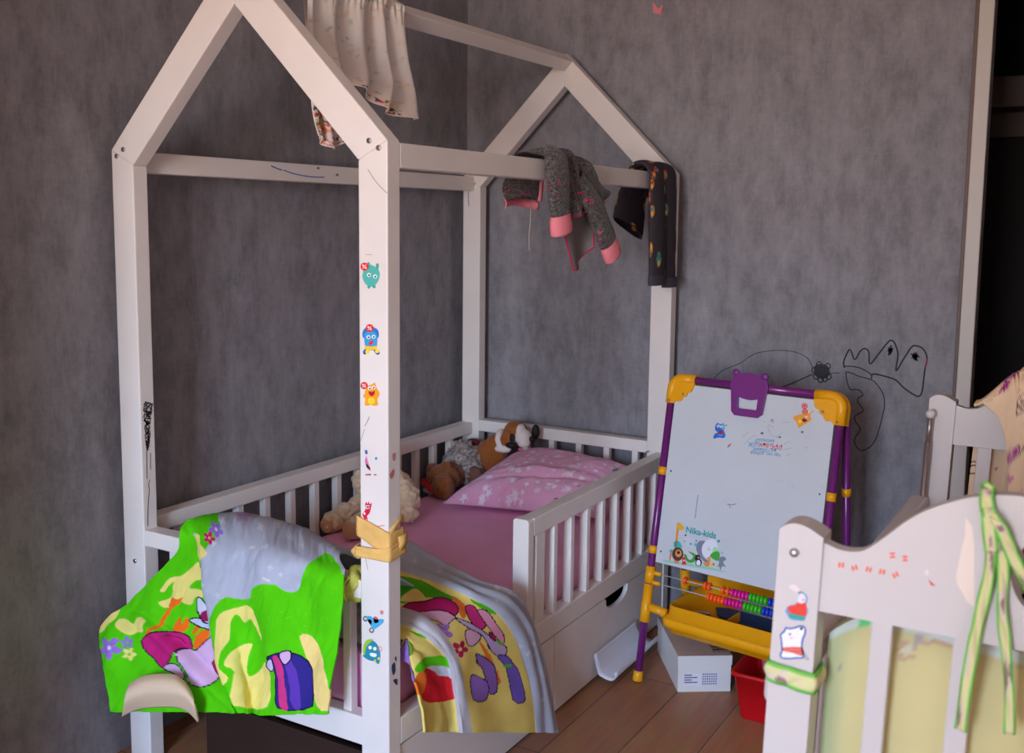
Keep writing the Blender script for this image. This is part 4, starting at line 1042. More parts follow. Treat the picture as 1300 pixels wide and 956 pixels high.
DUVET_SIDE = [
 [(507,690,.466,.606,.517),(540,706,.598,.552,.517),(577,723,.732,.501,.517),(609,738,.841,.459,.517),(649,752,.906,.515,.482),(672,785,.923,.585,.389),(686,830,.935,.631,.273),(699,880,.947,.671,.145),(708,930,.960,.695,.021)],
 [(506,712,.583,.444,.531),(535,724,.682,.414,.531),(572,737,.793,.390,.531),(604,749,.881,.376,.527),(640,765,.927,.443,.481),(664,796,.937,.526,.388),(678,836,.947,.571,.285),(688,880,.958,.600,.177),(695,930,.970,.613,.059)],
 [(500,745,.679,.294,.521),(530,752,.755,.294,.521),(560,762,.838,.281,.521),(590,777,.900,.295,.498),(612,798,.922,.343,.443),(628,825,.929,.394,.370),(642,856,.937,.437,.289),(650,885,.944,.460,.219),(655,930,.954,.466,.120)],
 [(500,769,.760,.187,.521),(526,777,.827,.180,.521),(548,790,.885,.172,.510),(565,809,.915,.185,.475),(578,830,.924,.217,.423),(585,855,.929,.234,.368),(590,885,.935,.242,.305),(594,905,.940,.250,.262),(598,930,.945,.257,.209)],
 [(500,788,.809,.121,.515),(518,794,.854,.118,.514),(537,804,.888,.131,.497),(553,817,.909,.154,.468),(567,832,.917,.189,.428),(574,850,.921,.207,.386),(578,880,.927,.212,.325),(581,905,.932,.216,.274),(584,930,.938,.219,.224)],
 [(500,812,.869,.075,.509),(512,816,.885,.075,.500),(526,824,.903,.076,.481),(538,834,.913,.099,.456),(547,848,.918,.122,.422),(554,864,.921,.140,.384),(558,885,.926,.147,.341),(561,905,.930,.151,.301),(564,930,.935,.154,.251)],
 [(500,836,.854,.062,.452),(508,839,.872,.062,.451),(516,844,.890,.062,.445),(523,851,.906,.062,.436),(529,860,.920,.062,.422),(534,872,.931,.062,.402),(538,888,.940,.062,.373),(541,905,.946,.062,.343),(544,930,.953,.062,.297)]]
SKIRT_ROOM = [
 [(395,-40,.480,.227,2.089),(425,-22,.480,.316,2.072),(455,-8,.480,.411,2.062),(485,2,.480,.512,2.060),(515,14,.480,.620,2.054)],
 [(390,-10,.492,.198,2.025),(420,5,.492,.286,2.013),(455,10,.492,.396,2.022),(488,20,.492,.507,2.021),(517,32,.492,.611,2.013)],
 [(388,40,.504,.177,1.927),(420,50,.504,.270,1.922),(455,58,.504,.380,1.923),(492,68,.504,.505,1.920),(521,80,.504,.610,1.909)],
 [(392,75,.516,.173,1.860),(425,88,.516,.270,1.848),(460,95,.516,.381,1.848),(498,108,.516,.510,1.836),(528,118,.516,.619,1.827)],
 [(400,95,.528,.182,1.823),(430,100,.528,.271,1.824),(458,112,.528,.359,1.810),(492,142,.528,.472,1.761),(535,153,.528,.629,1.751)]]
SKIRT_WALL = [
 [(385,-45,.405,.283,2.118),(400,-38,.405,.328,2.113),(420,-28,.405,.390,2.106),(440,-20,.405,.455,2.102)],
 [(385,0,.401,.286,2.031),(402,8,.401,.337,2.024),(425,18,.401,.409,2.017),(445,25,.401,.475,2.013)],
 [(390,60,.397,.303,1.915),(407,72,.397,.355,1.898),(428,85,.397,.422,1.881),(448,92,.397,.489,1.874)],
 [(394,120,.393,.318,1.797),(408,128,.393,.361,1.785),(426,138,.393,.419,1.770),(446,142,.393,.486,1.768)],
 [(398,150,.389,.334,1.737),(409,160,.389,.368,1.720),(424,168,.389,.416,1.707),(441,165,.389,.473,1.717)],
 [(404,172,.385,.356,1.694),(412,184,.385,.381,1.671),(426,189,.385,.427,1.663),(438,178,.385,.467,1.689)]]
JACKET_BODY = [
 [(668,193,.799,.754,1.665),(684,186,.939,.573,1.665),(700,183,1.010,.511,1.665),(718,185,1.017,.573,1.665),(735,196,.890,.900,1.665)],
 [(694,200,.905,.679,1.643),(702,196,.911,.703,1.653),(716,196,.905,.779,1.658),(732,202,.911,.844,1.648),(746,212,.905,.927,1.630)],
 [(697,222,.913,.679,1.597),(708,222,.919,.717,1.599),(722,222,.913,.794,1.602),(742,226,.919,.880,1.597),(762,235,.913,.997,1.581)],
 [(699,245,.921,.675,1.549),(712,248,.927,.723,1.544),(728,258,.921,.810,1.524),(748,254,.927,.897,1.535),(779,244,.921,1.074,1.562)],
 [(708,262,.929,.702,1.513),(718,268,.935,.737,1.501),(731,276,.929,.811,1.485),(745,268,.935,.867,1.503),(765,258,.929,.982,1.527)]]
JACKET_LINING = [
 [(712,262,.906,.763,1.514),(728,270,.906,.841,1.498),(745,262,.906,.925,1.517),(768,256,.906,1.047,1.533)],
 [(711,285,.906,.760,1.464),(727,285,.906,.837,1.464),(744,277,.906,.922,1.483),(757,270,.906,.989,1.500)],
 [(717,312,.906,.791,1.405),(730,310,.906,.854,1.408),(742,303,.906,.914,1.424),(751,290,.906,.959,1.453)],
 [(723,343,.906,.822,1.335),(733,339,.906,.872,1.343),(742,328,.906,.916,1.366),(750,314,.906,.956,1.398)]]
JACKET_BACK = [
 [(652,206,.815,.657,1.631),(668,206,.815,.726,1.635),(684,206,.815,.798,1.639)],
 [(642,225,.809,.626,1.590),(663,225,.809,.715,1.593),(686,225,.809,.819,1.598)],
 [(638,240,.803,.620,1.558),(662,244,.803,.722,1.553),(688,240,.803,.840,1.565)],
 [(642,253,.797,.647,1.531),(662,249,.797,.733,1.542),(683,255,.797,.829,1.531)]]
SLEEVE_A = [(.925,.740,1.668),(.925,.696,1.644),(.925,.697,1.592),(.925,.708,1.539),(.925,.719,1.492),(.925,.721,1.439)]
SLEEVE_B = [(.935,.827,1.625),(.935,.870,1.565),(.935,.924,1.488),(.935,.980,1.421),(.935,1.038,1.357)]
STRAP = [(.812,.823,1.604),(.812,.819,1.575),(.812,.811,1.530)]
STRING = [(.810,.764,1.514),(.810,.761,1.463),(.810,.755,1.430),(.810,.759,1.390)]
LEG_OUT = [(.905,1.327,1.639),(.905,1.412,1.628),(.905,1.419,1.530),(.905,1.432,1.426),(.905,1.440,1.321),(.905,1.442,1.286)]
LEG_IN = [(.900,1.484,1.639),(.900,1.534,1.625),(.900,1.548,1.527),(.900,1.548,1.425),(.900,1.550,1.309),(.900,1.553,1.268)]
WAIST = [(.815,1.630,1.666),(.815,1.511,1.590),(.815,1.475,1.526),(.815,1.452,1.478),(.815,1.454,1.448)]
def cloth_grid(ctrl, nr, nc):
    G = resample(ctrl, nr, nc)
    return G[..., 0], G[..., 1], G[..., 2:]
def zpx(pts, ox, oy, k): return [(ox + x / k, oy + y / k) for x, y in pts]
class Paint:
    def __init__(s, U, V, base):
        s.U, s.V = U, V; s.c = np.ones(U.shape + (3,)) * np.array(lin(*base))
    def poly(s, pts, c, outline=None, sm=3, mask=None, ow=1.6):
        if sm: pts = smooth_poly(pts, sm)
        m = in_poly(s.U, s.V, pts)
        if mask is not None: m &= mask
        s.c[m] = lin(*c)
        if outline:
            o = near_line(s.U, s.V, pts + [pts[0]], ow)
            if mask is not None: o &= mask
            s.c[o] = lin(*outline)
        return m
    def line(s, pts, c, w, mask=None):
        m = near_line(s.U, s.V, smooth_poly(pts, 3, False), w)
        if mask is not None: m &= mask
        s.c[m] = lin(*c)
    def flower(s, x, y, r, c, core=None, n=5, rot=0.0, mask=None):
        for k in range(n):
            a = rot + 2 * PI * k / n
            s.poly(ell(x + r * .58 * math.cos(a), y + r * .58 * math.sin(a), r * .42, r * .30, 12, a), c, sm=0, mask=mask)
        if core: s.poly(ell(x, y, r * .2, n=10), core, sm=0, mask=mask)
    def scatter(s, n, seed, cols, r0, r1, mask, alpha=.8, box=None):
        rn = random.Random(seed); b = box or (s.U.min(), s.U.max(), s.V.min(), s.V.max())
        for k in range(n):
            x, y = rn.uniform(b[0], b[1]), rn.uniform(b[2], b[3]); r = rn.uniform(r0, r1); a = rn.uniform(0, 6.3); c = np.array(lin(*rn.choice(cols)))
            near = (np.abs(s.U - x) < r * 2) & (np.abs(s.V - y) < r * 2) & mask
            if not near.any(): continue
            dx, dy = s.U - x, s.V - y; th = np.arctan2(dy, dx) - a
            m = near & (np.hypot(dx, dy) < r * (.66 + .34 * np.cos(th * rn.choice((2, 4, 5)))))
            s.c[m] = s.c[m] * (1 - alpha) + c * alpha
    def tone(s, amp, scale, seed):
        s.c *= (1 + amp * arr_noise(s.U * .01, s.V * .01, scale, seed))[..., None]
GREY = (176, 182, 196); STAR = [(214, 208, 216), (224, 212, 210), (206, 204, 216)]
GRN = (84, 204, 14); YEL = (236, 222, 124); MAG = (196, 36, 118); LIL = (214, 176, 212); ORG = (238, 108, 30); INK = (34, 20, 42); PUR = (158, 112, 206)
M_duvet = mat('printed_duvet_cotton', attr='Col', rough=0.88, spec=0.08, bump=0.18, bscale=140)
dv = MB(); dcol = []
def put(S, c):
    dv.grid(S, M_duvet); dcol.append(np.asarray(c).reshape(-1, 3))

# --- part hanging over the foot rail
inner = []
for row_y, row_z in ((.40, .470), (.27, .545)):
    inner.append([(p[0], p[1] - (40 if row_y > .3 else 14), min(max(p[2], .15), .80) * (.9 if row_y > .3 else 1) + .03, row_y + .10 * (p[2] < .3), row_z + (.03 if p[2] < .45 and row_y < .3 else 0)) for p in DUVET_FRONT[0]])
U, V, S = cloth_grid(inner + DUVET_FRONT, 380, 430)
crease = np.interp(V, [640, 664, 710, 782, 840, 866, 905], [247, 249, 255, 264, 275, 284, 300])
Nn = grid_normals(S)
if Nn[250, 250, 1] > 0: Nn = -Nn
right = U > crease
vert = np.clip((V - 690) / 60, 0, 1)
disp = .012 * arr_noise(U * .012, V * .006, 1.6, 5.0) * (.4 + .6 * vert) + .006 * arr_noise(U * .03 + V * .01, V * .012 - U * .006, 1.6, 15.0, 3)
fold = .009 * np.sin(U * .085 + V * .012 + 1.5 * np.sin(V * .02)) * vert * right * np.clip((437 - U) / 40, .3, 1)
fold += .010 * np.exp(-((U - (160 + (V - 770) * 1.05)) / 9) ** 2) * (~right) * np.clip((V - 775) / 20, 0, 1) - .010 * np.exp(-((U - (176 + (V - 770) * 1.1)) / 9) ** 2) * (~right) * np.clip((V - 775) / 20, 0, 1)
step = .014 * (1 / (1 + np.exp(-(U - crease) / 1.6)) - .5)
S = S + Nn * (disp + fold + step)[..., None]
P = Paint(U, V, GRN)
z1 = lambda pts: zpx(pts, 100, 560, 2.9875)
L_ = ~right
P.poly(z1([(305, 565), (320, 540), (345, 515), (380, 510), (415, 480), (445, 455), (450, 478), (420, 500), (380, 530), (345, 535), (318, 570)]), YEL, mask=L_)
P.poly(z1([(350, 540), (375, 520), (420, 482), (455, 478), (468, 520), (430, 530), (410, 555), (440, 560), (472, 570), (472, 592), (440, 592), (425, 622), (385, 612), (370, 600), (350, 625), (320, 632), (300, 610), (340, 590)]), YEL, mask=L_)
P.poly(z1([(140, 690), (165, 670), (205, 690), (230, 668), (258, 685), (250, 720), (215, 725), (190, 735), (150, 715)]), YEL, mask=L_)
P.poly(z1([(55, 730), (70, 700), (100, 665), (148, 628), (140, 672), (110, 700), (85, 722)]), YEL, mask=L_)
P.poly(z1([(450, 360), (470, 372), (462, 420), (480, 440), (452, 455)]), YEL)
for q in ([(245, 745), (300, 690), (335, 630), (345, 590), (365, 602), (388, 588), (375, 615), (345, 640), (320, 690), (270, 735)], [(350, 722), (385, 660), (385, 700), (405, 668), (413, 690), (395, 722)], [(425, 780), (440, 738), (470, 718), (498, 718), (470, 768), (440, 786)], [(420, 730), (450, 690), (470, 690), (440, 730)]): P.poly(z1(q), ORG, mask=L_, sm=2)
P.poly(z1([(238, 762), (262, 735), (310, 725), (360, 722), (400, 735), (420, 765), (412, 792), (380, 790), (350, 830), (325, 862), (290, 830), (255, 800)]), MAG, INK, mask=L_)
P.line(z1([(330, 740), (370, 745), (395, 770)]), INK, 1.2, L_)
P.poly(z1([(375, 802), (400, 790), (440, 790), (500, 742), (522, 790), (550, 885), (522, 885), (505, 925), (430, 925), (410, 870), (385, 835)]), LIL, INK, mask=L_)
P.poly(z1([(325, 862), (345, 845), (380, 850), (405, 890), (395, 905), (360, 880)]), LIL, INK, mask=L_)
P.poly(z1([(415, 682), (440, 670), (480, 688), (502, 690), (498, 716), (455, 706)]), (190, 200, 220), INK, mask=L_); P.poly(z1([(445, 600), (465, 600), (490, 650), (492, 690), (470, 690), (450, 660)]), (200, 206, 222), INK, mask=L_); P.poly(z1([(455, 655), (490, 640), (494, 678), (465, 684)]), (150, 28, 84), mask=L_)
P.poly(z1([(500, 842), (535, 838), (552, 890), (525, 900)]), (170, 30, 80), INK, mask=L_)
P.flower(*z1([(120, 785)])[0], 15, PUR, (220, 200, 236), rot=.3); P.flower(*z1([(190, 808)])[0], 9, YEL, (150, 190, 60), rot=.1); P.flower(*z1([(182, 765)])[0], 9, (150, 130, 190), rot=.8)
# right of the fold: pale blue-grey sky, green bushes
sky = right & (V > 640)
P.c[sky] = lin(*GREY)
P.poly([(240, 640), (281, 640), (281, 655), (288, 675), (268, 696), (257, 713), (250, 700)], GRN, mask=right | (V < 690))
P.poly(z1([(455, 365), (475, 372), (470, 400), (500, 430), (462, 455), (452, 430)]), YEL, sm=2)
P.scatter(150, 3, STAR, 2.2, 5.2, sky & (V < 790), .75)
bush = P.poly([(269, 790), (271, 780), (276, 768), (284, 759), (292, 757), (303, 760), (318, 760), (321, 752), (326, 745), (338, 741), (354, 742), (364, 750), (371, 752), (380, 747), (382, 738), (385, 730), (393, 718), (405, 711), (415, 709), (424, 712), (431, 722), (436, 734), (446, 740), (440, 915), (296, 915), (284, 866), (275, 840)], GRN, mask=right)
P.scatter(900, 5, [(126, 214, 40), (140, 206, 60)], .5, 1.3, bush & (V < 830) & (U > 320), .6)
P.poly(z1([(526, 720), (540, 655), (600, 630), (655, 628), (685, 690), (707, 755), (680, 718), (655, 675), (625, 690), (600, 655), (577, 688), (574, 750), (550, 800), (545, 860), (575, 900), (550, 925), (526, 885)]), YEL, mask=right)
P.poly(z1([(562, 850), (580, 800), (620, 775), (655, 772), (640, 840), (650, 890), (690, 870), (720, 835), (738, 870), (735, 1000), (590, 1000), (590, 880)]), YEL, mask=right)
P.poly(z1([(845, 738), (890, 740), (925, 790), (950, 860), (972, 1000), (915, 1000), (880, 840)]), (240, 214, 130), mask=right)
P.poly(z1([(733, 812), (790, 797), (850, 808), (887, 860), (896, 1000), (775, 1000), (770, 880), (745, 845)]), (52, 44, 130), INK, mask=right)
P.poly(z1([(750, 815), (775, 812), (800, 860), (812, 1000), (785, 1000), (780, 880)]), (210, 60, 130), mask=right); P.poly(z1([(785, 808), (805, 806), (838, 860), (850, 1000), (825, 1000), (815, 880)]), (96, 60, 170), mask=right)
P.poly(z1([(722, 850), (742, 818), (758, 850), (750, 868)]), (206, 196, 226), INK, mask=right); P.poly(z1([(780, 800), (818, 790), (822, 822), (800, 840)]), LIL, INK, mask=right)
P.flower(*z1([(508, 380)])[0], 7.5, (206, 30, 110), (236, 200, 80), rot=.2); P.flower(*z1([(540, 352)])[0], 9, (150, 110, 210), (220, 210, 240), rot=.5); P.flower(*z1([(640, 310)])[0], 9, (180, 150, 196), rot=.9)
P.scatter(26, 9, [(150, 110, 190), (190, 60, 140), (120, 90, 110)], 2, 5, V < 664, .6)
P.c[(V < 651) & right] = P.c[(V < 651) & right] * .3 + np.array(lin(*GREY)) * .7
P.tone(.10, 3.0, 2.0)
put(S, P.c)

# --- part lying rumpled on the mattress
nr, nc = 60, 90
A, B_ = np.meshgrid(np.linspace(0, 1, nc), np.linspace(0, 1, nr))
Xs = .13 + A * .70; far = .50 + .14 * np.sin(A * 3.4 + .4) - .10 * A; Ys = .07 + (far - .07) * B_
Zs = .462 + .035 * np.abs(arr_noise(A * 3, B_ * 3, 1.6, 7.0, 3)) + .05 * np.exp(-(((Xs - .55) / .10) ** 2 + ((Ys - .42) / .08) ** 2)) + .014 * np.sin(B_ * PI) ** .5
Zs = np.where(B_ > .94, Zs - (B_ - .94) / .06 * (Zs - .452), Zs)
P = Paint(A * 260 + 300, B_ * 180, (186, 186, 192)); P.scatter(110, 4, STAR, 2.5, 6, A >= 0, .7)
for x, y, r, c in ((395, 60, 16, (70, 60, 60)), (410, 76, 13, (120, 150, 60)), (430, 66, 10, (150, 60, 110)), (372, 70, 12, (90, 100, 60)), (450, 90, 9, (60, 160, 60)), (470, 120, 7, (110, 40, 50))): P.poly(ell(x, y, r, r * .5, 14, .4), c)
P.tone(.12, 5.0, 8.0); put(np.stack([Xs, Ys, Zs], -1), P.c)

# --- part spilling over the open side of the bed
U, V, S = cloth_grid(DUVET_SIDE, 280, 320)
rr_, cc_ = np.meshgrid(np.linspace(0, 6, 280), np.linspace(0, 8, 320), indexing='ij')
Nn = grid_normals(S)
if Nn[112, 250, 0] < 0: Nn = -Nn
band = rr_ < 1.42
disp = .006 * arr_noise(rr_ * .9, cc_ * .35, 1.5, 11.0) + .010 * np.sin(rr_ * 11 + .6 * np.sin(cc_ * 1.3)) * band * np.clip(cc_ / 2, .2, 1) * .40 + .002 * np.sin(rr_ * 6 + cc_ * .4)
lump = .022 * np.exp(-((cc_ - .4) / .55) ** 2 - ((rr_ - .3) / .5) ** 2)
step = -.012 / (1 + np.exp(-(rr_ - 4.0) / .04)) + .003 * np.exp(-((rr_ - 3.5) / .4) ** 2)
S = S + Nn * (disp + lump + step)[..., None]
P = Paint(U, V, (232, 208, 112)); z7 = lambda pts: zpx(pts, 490, 680, 5.032); low = rr_ > 3.05; up_ = ~low
for q, c, o in (([(60, 275), (200, 290), (300, 330), (460, 412), (430, 422), (380, 412), (330, 418), (250, 412), (60, 425)], (84, 176, 26), None), ([(95, 415), (150, 365), (195, 355), (240, 390), (250, 420), (180, 425)], (236, 196, 110), None),
                ([(540, 402), (600, 428), (690, 458), (698, 505), (640, 482), (560, 428)], (84, 186, 24), None), ([(425, 388), (490, 428), (520, 470), (490, 535), (455, 485)], (226, 112, 44), None),
                ([(105, 462), (150, 430), (250, 430), (330, 412), (400, 418), (442, 445), (458, 482), (440, 512), (400, 502), (350, 482), (250, 494), (150, 494)], (176, 30, 92), INK),
                ([(215, 492), (350, 480), (440, 520), (420, 545), (380, 577), (330, 545), (260, 540)], (214, 160, 178), INK), ([(498, 612), (540, 600), (597, 645), (545, 707), (510, 690)], (216, 168, 190), INK),
                ([(508, 452), (560, 445), (600, 500), (642, 562), (600, 602), (560, 582), (520, 522)], (206, 54, 126), INK), ([(588, 482), (640, 478), (700, 560), (748, 640), (742, 692), (690, 640), (640, 570)], (226, 150, 176), INK),
                ([(585, 668), (640, 740), (690, 830), (725, 940), (650, 940), (660, 850), (610, 740)], (230, 120, 40), None),
                ([(438, 530), (520, 555), (600, 600), (680, 660), (762, 710), (757, 762), (700, 766), (650, 722), (610, 642), (520, 592)], (196, 170, 212), INK),
                ([(572, 755), (640, 790), (690, 850), (705, 1000), (650, 1000), (620, 860), (585, 820)], (142, 100, 172), INK), ([(543, 900), (600, 910), (650, 950), (640, 1050), (550, 1050)], (150, 110, 190), INK),
                ([(700, 768), (770, 770), (812, 820), (852, 880), (880, 1050), (800, 1050), (762, 850)], (122, 100, 196), INK), ([(690, 655), (742, 690), (738, 706), (700, 680)], (96, 190, 40), None), ([(745, 830), (790, 820), (800, 836), (752, 842)], (96, 190, 40), None), ([(655, 615), (688, 640), (690, 675), (660, 650)], (190, 30, 90), INK)):
    P.poly(z7(q), c, o, mask=up_, ow=1.3)
P.flower(*z7([(360, 620)])[0], 13, (162, 120, 200), (180, 140, 210), rot=.4, mask=up_); P.flower(*z7([(462, 725)])[0], 11, (186, 34, 90), rot=.1, mask=up_)
P.c[band] = lin(176, 180, 190); P.scatter(90, 6, STAR, 1.6, 3.6, band, .7)
hem = (rr_ > 3.0) & (rr_ < 4.02); P.c[hem] = lin(190, 186, 188)
lo2 = rr_ > 4.02
P.c[lo2] = lin(232, 212, 116)
for q, c, o in (([(95, 700), (130, 680), (180, 695), (170, 760), (120, 780)], (96, 150, 40), None), ([(195, 852), (250, 790), (360, 768), (445, 790), (455, 852), (380, 852), (250, 876)], (92, 200, 24), None), ([(280, 850), (440, 850), (470, 960), (300, 960)], (206, 210, 224), None),
                ([(255, 862), (330, 872), (360, 900), (420, 905), (445, 950), (440, 1050), (260, 1050)], (222, 40, 50), None), ([(60, 700), (100, 712), (150, 800), (200, 900), (225, 1050), (60, 1050)], (146, 110, 190), INK), ([(210, 890), (262, 880), (266, 1000), (215, 1000)], (236, 120, 40), None), ([(150, 600), (260, 630), (262, 648), (180, 620)], (92, 190, 30), None)):
    P.poly(z7(q), c, o, mask=lo2, ow=1.3)
P.tone(.10, 4.0, 9.0); put(S, P.c)
# beige lining where the lower hem curls outwards
U, V, S = cloth_grid([
[(0, 0, 0.235, -0.185, 0.334), (0, 0, 0.261, -0.180, 0.353), (0, 0, 0.288, -0.174, 0.365), (0, 0, 0.326, -0.166, 0.374), (0, 0, 0.361, -0.158, 0.377), (0, 0, 0.385, -0.153, 0.366), (0, 0, 0.402, -0.149, 0.347)],
[(0, 0, 0.249, -0.205, 0.328), (0, 0, 0.278, -0.200, 0.347), (0, 0, 0.308, -0.194, 0.360), (0, 0, 0.351, -0.186, 0.370), (0, 0, 0.389, -0.178, 0.373), (0, 0, 0.416, -0.173, 0.364), (0, 0, 0.434, -0.169, 0.346)],
[(0, 0, 0.244, -0.210, 0.302), (0, 0, 0.276, -0.205, 0.322), (0, 0, 0.310, -0.199, 0.336), (0, 0, 0.357, -0.191, 0.348), (0, 0, 0.400, -0.183, 0.352), (0, 0, 0.429, -0.178, 0.344), (0, 0, 0.449, -0.174, 0.326)],
[(0, 0, 0.201, -0.185, 0.244), (0, 0, 0.237, -0.180, 0.266), (0, 0, 0.275, -0.174, 0.281), (0, 0, 0.327, -0.166, 0.294), (0, 0, 0.376, -0.158, 0.301), (0, 0, 0.408, -0.153, 0.293), (0, 0, 0.431, -0.149, 0.275)]], 24, 50)
put(S, np.ones(U.shape + (3,)) * np.array(lin(222, 196, 164)))
tag(dv.build('duvet', solid=.006, cols=np.concatenate(dcol), base=(.45, .1, .45)), 'rumpled bright green and grey printed duvet spilling over the bed foot rail and open side', 'duvet')
# ------------------------------------------------------------------ clothes hung on the bed frame
M_skirt = mat('floral_skirt_cotton', attr='Col', rough=.85, spec=.1)
sk = MB(); scol = []
def floral(U, V, seed, hem_mask):
    P = Paint(U, V, (224, 216, 208)); al = np.ones(U.shape, bool)
    P.scatter(260, seed, [(150, 176, 110), (120, 150, 90), (216, 176, 150), (222, 160, 150), (200, 190, 170), (176, 170, 176), (226, 186, 120)], 1.2, 4.2, al, .5)
    P.scatter(60, seed + 1, [(96, 170, 90), (226, 120, 110), (120, 110, 110)], .8, 2.4, al, .6)
    P.scatter(3600, seed + 2, [(40, 34, 36), (206, 40, 70), (236, 224, 216), (60, 50, 44), (190, 160, 60), (236, 110, 60)], 1.0, 2.6, hem_mask, .9)
    return P
U, V, S = cloth_grid([[(p[0], p[1] - 60, .44 + .0 * i, p[3], 2.092) for i, p in enumerate(SKIRT_ROOM[0])]] + SKIRT_ROOM, 110, 130)
r2, c2 = np.meshgrid(np.linspace(0, 5, 110), np.linspace(0, 4, 130), indexing='ij')
k = np.clip((r2 - 1.0) / 4, 0, 1)
ple = .020 * k ** .7 * np.sin(c2 * 7.2 + .8 * np.sin(c2 * 2.1)) + .004 * np.sin(c2 * 36) * np.exp(-((r2 - 1.4) / .5) ** 2)
S[..., 0] += ple + .012 * np.exp(-((r2 - .8) / .35) ** 2) * (1 + .5 * np.sin(c2 * 9)); S[..., 1] += .012 * k * np.cos(c2 * 7.2)
hemm = r2 > 4.66
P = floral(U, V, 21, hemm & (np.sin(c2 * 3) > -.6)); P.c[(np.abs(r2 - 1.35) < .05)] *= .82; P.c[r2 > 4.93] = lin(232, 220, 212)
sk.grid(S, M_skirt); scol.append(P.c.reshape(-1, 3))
U, V, S = cloth_grid([[(p[0], p[1] - 40, .436, p[3], 2.094) for p in SKIRT_WALL[0]]] + SKIRT_WALL, 80, 60)
r2, c2 = np.meshgrid(np.linspace(0, 6, 80), np.linspace(0, 3, 60), indexing='ij')
S[..., 0] += .012 * np.sin(c2 * 5) * np.clip(r2 / 6, 0, 1)
P = floral(U, V, 31, r2 > 4.4); P.scatter(14, 5, [(60, 50, 60), (90, 80, 90)], 1.5, 4, (r2 > 4), .5); P.c[(r2 > 5.85) | (c2 < .08)] = lin(236, 226, 220); sk.grid(S, M_skirt); scol.append(P.c.reshape(-1, 3))
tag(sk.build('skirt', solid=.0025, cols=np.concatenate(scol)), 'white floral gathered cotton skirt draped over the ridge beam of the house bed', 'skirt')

M_jk = mat('grey_speckled_jersey', attr='Col', rough=.95, spec=.05, sheen=.2, var=.75, vscale=190)
M_pk = mat('pink_rib_knit', lin(244, 142, 152), rough=.9, spec=.05, bump=.4, bscale=160, bstretch=(1, 1, .05))
M_lining = mat('grey_jersey_lining', lin(134, 130, 130), rough=.95, spec=.05)
M_pipe = mat('raspberry_piping', lin(190, 40, 84), rough=.8)
jk = thing('jacket', (.90, .80, 1.34), 'dark grey pink-dotted child jacket with pink cuffs slung over the side roof beam', 'jacket')
def speckle(U, V, seed):
    P = Paint(U, V, (98, 94, 92)); al = np.ones(U.shape, bool)
    P.scatter(900, seed, [(56, 52, 52), (62, 58, 58), (128, 122, 118), (118, 112, 108)], .35, 1.0, al, .75)
    P.scatter(46, seed + 1, [(206, 36, 90), (222, 80, 120), (184, 30, 80)], .7, 1.9, al, .95)
    return P
jb = MB(); jc = []
rows_j = [[(660, 215, .810, .690, 1.585), (672, 210, .810, .715, 1.585), (690, 206, .812, .745, 1.585), (706, 205, .812, .775, 1.585), (720, 206, .814, .81, 1.585)],
          [(662, 200, .822, .640, 1.640), (676, 194, .822, .690, 1.645), (692, 190, .822, .740, 1.650), (708, 190, .824, .790, 1.650), (724, 198, .828, .84, 1.645)],
          [(672, 194, .858, .625, 1.655), (686, 188, .858, .680, 1.664), (702, 186, .860, .740, 1.668), (718, 187, .862, .800, 1.664), (735, 196, .866, .87, 1.655)]] + JACKET_BODY[1:]
U, V, S = cloth_grid(rows_j, 100, 90)
r2, c2 = np.meshgrid(np.linspace(0, 6, 100), np.linspace(0, 4, 90), indexing='ij')
Nn = grid_normals(S)
if Nn[70, 45, 0] < 0: Nn = -Nn
fd = np.clip((r2 - 1.5) / 2, 0, 1)
S = S + Nn * ((.012 * np.sin(c2 * 5.2 + .5 * r2 + .4) + .006 * np.sin(c2 * 10 - r2) + .006 * arr_noise(r2, c2, 1.1, 3.0)) * fd)[..., None]
P = speckle(U, V, 41); jb.grid(S, M_jk); jc.append(P.c.reshape(-1, 3)); edge_j = [tuple(q) for q in S[-1, ::4]]; side_j = [tuple(q) for q in S[60:, -1][::4]]
U, V, S2 = cloth_grid(JACKET_BACK, 40, 40)
rb, cb_ = np.meshgrid(np.linspace(0, 1, 40), np.linspace(0, 1, 40), indexing='ij')
S2[..., 0] -= .030 * np.sin(PI * cb_) * rb
P = speckle(U, V, 51); jb.grid(S2, M_jk); jc.append(P.c.reshape(-1, 3))
S3 = S2.copy(); S3[..., 0] += .055 * np.sin(PI * cb_) * rb
jb.grid(S3, M_jk); jc.append(P.c.reshape(-1, 3))
jb.build('body', jk, solid=.0025, cols=np.concatenate(jc))
def loft_tube(path, ra, rb, m, n=26, nu=40, flat=(0, 1, 0), wob=.1, seed=0, frills=None):
    """a soft tube of cloth; returns grid"""
    Pp = cat_rom(np.array(path, float), nu); T = np.gradient(Pp, axis=0); T /= np.linalg.norm(T, axis=1, keepdims=True)
    G = np.zeros((nu, n, 3))
    for i in range(nu):
        f = np.array(flat, float); a = f - T[i] * f.dot(T[i]); a /= np.linalg.norm(a); b = np.cross(T[i], a)
        t = i / (nu - 1); A_ = np.interp(t, np.linspace(0, 1, len(ra)), ra); B__ = np.interp(t, np.linspace(0, 1, len(rb)), rb)
        for j in range(n):
            q = 2 * PI * j / n
            w_ = 1 + wob * noise.noise(Vector((math.cos(q) * 1.2 + seed, math.sin(q) * 1.2, t * 5)))
            G[i, j] = Pp[i] + a * math.cos(q) * A_ * w_ + b * math.sin(q) * B__ * w_
    return G
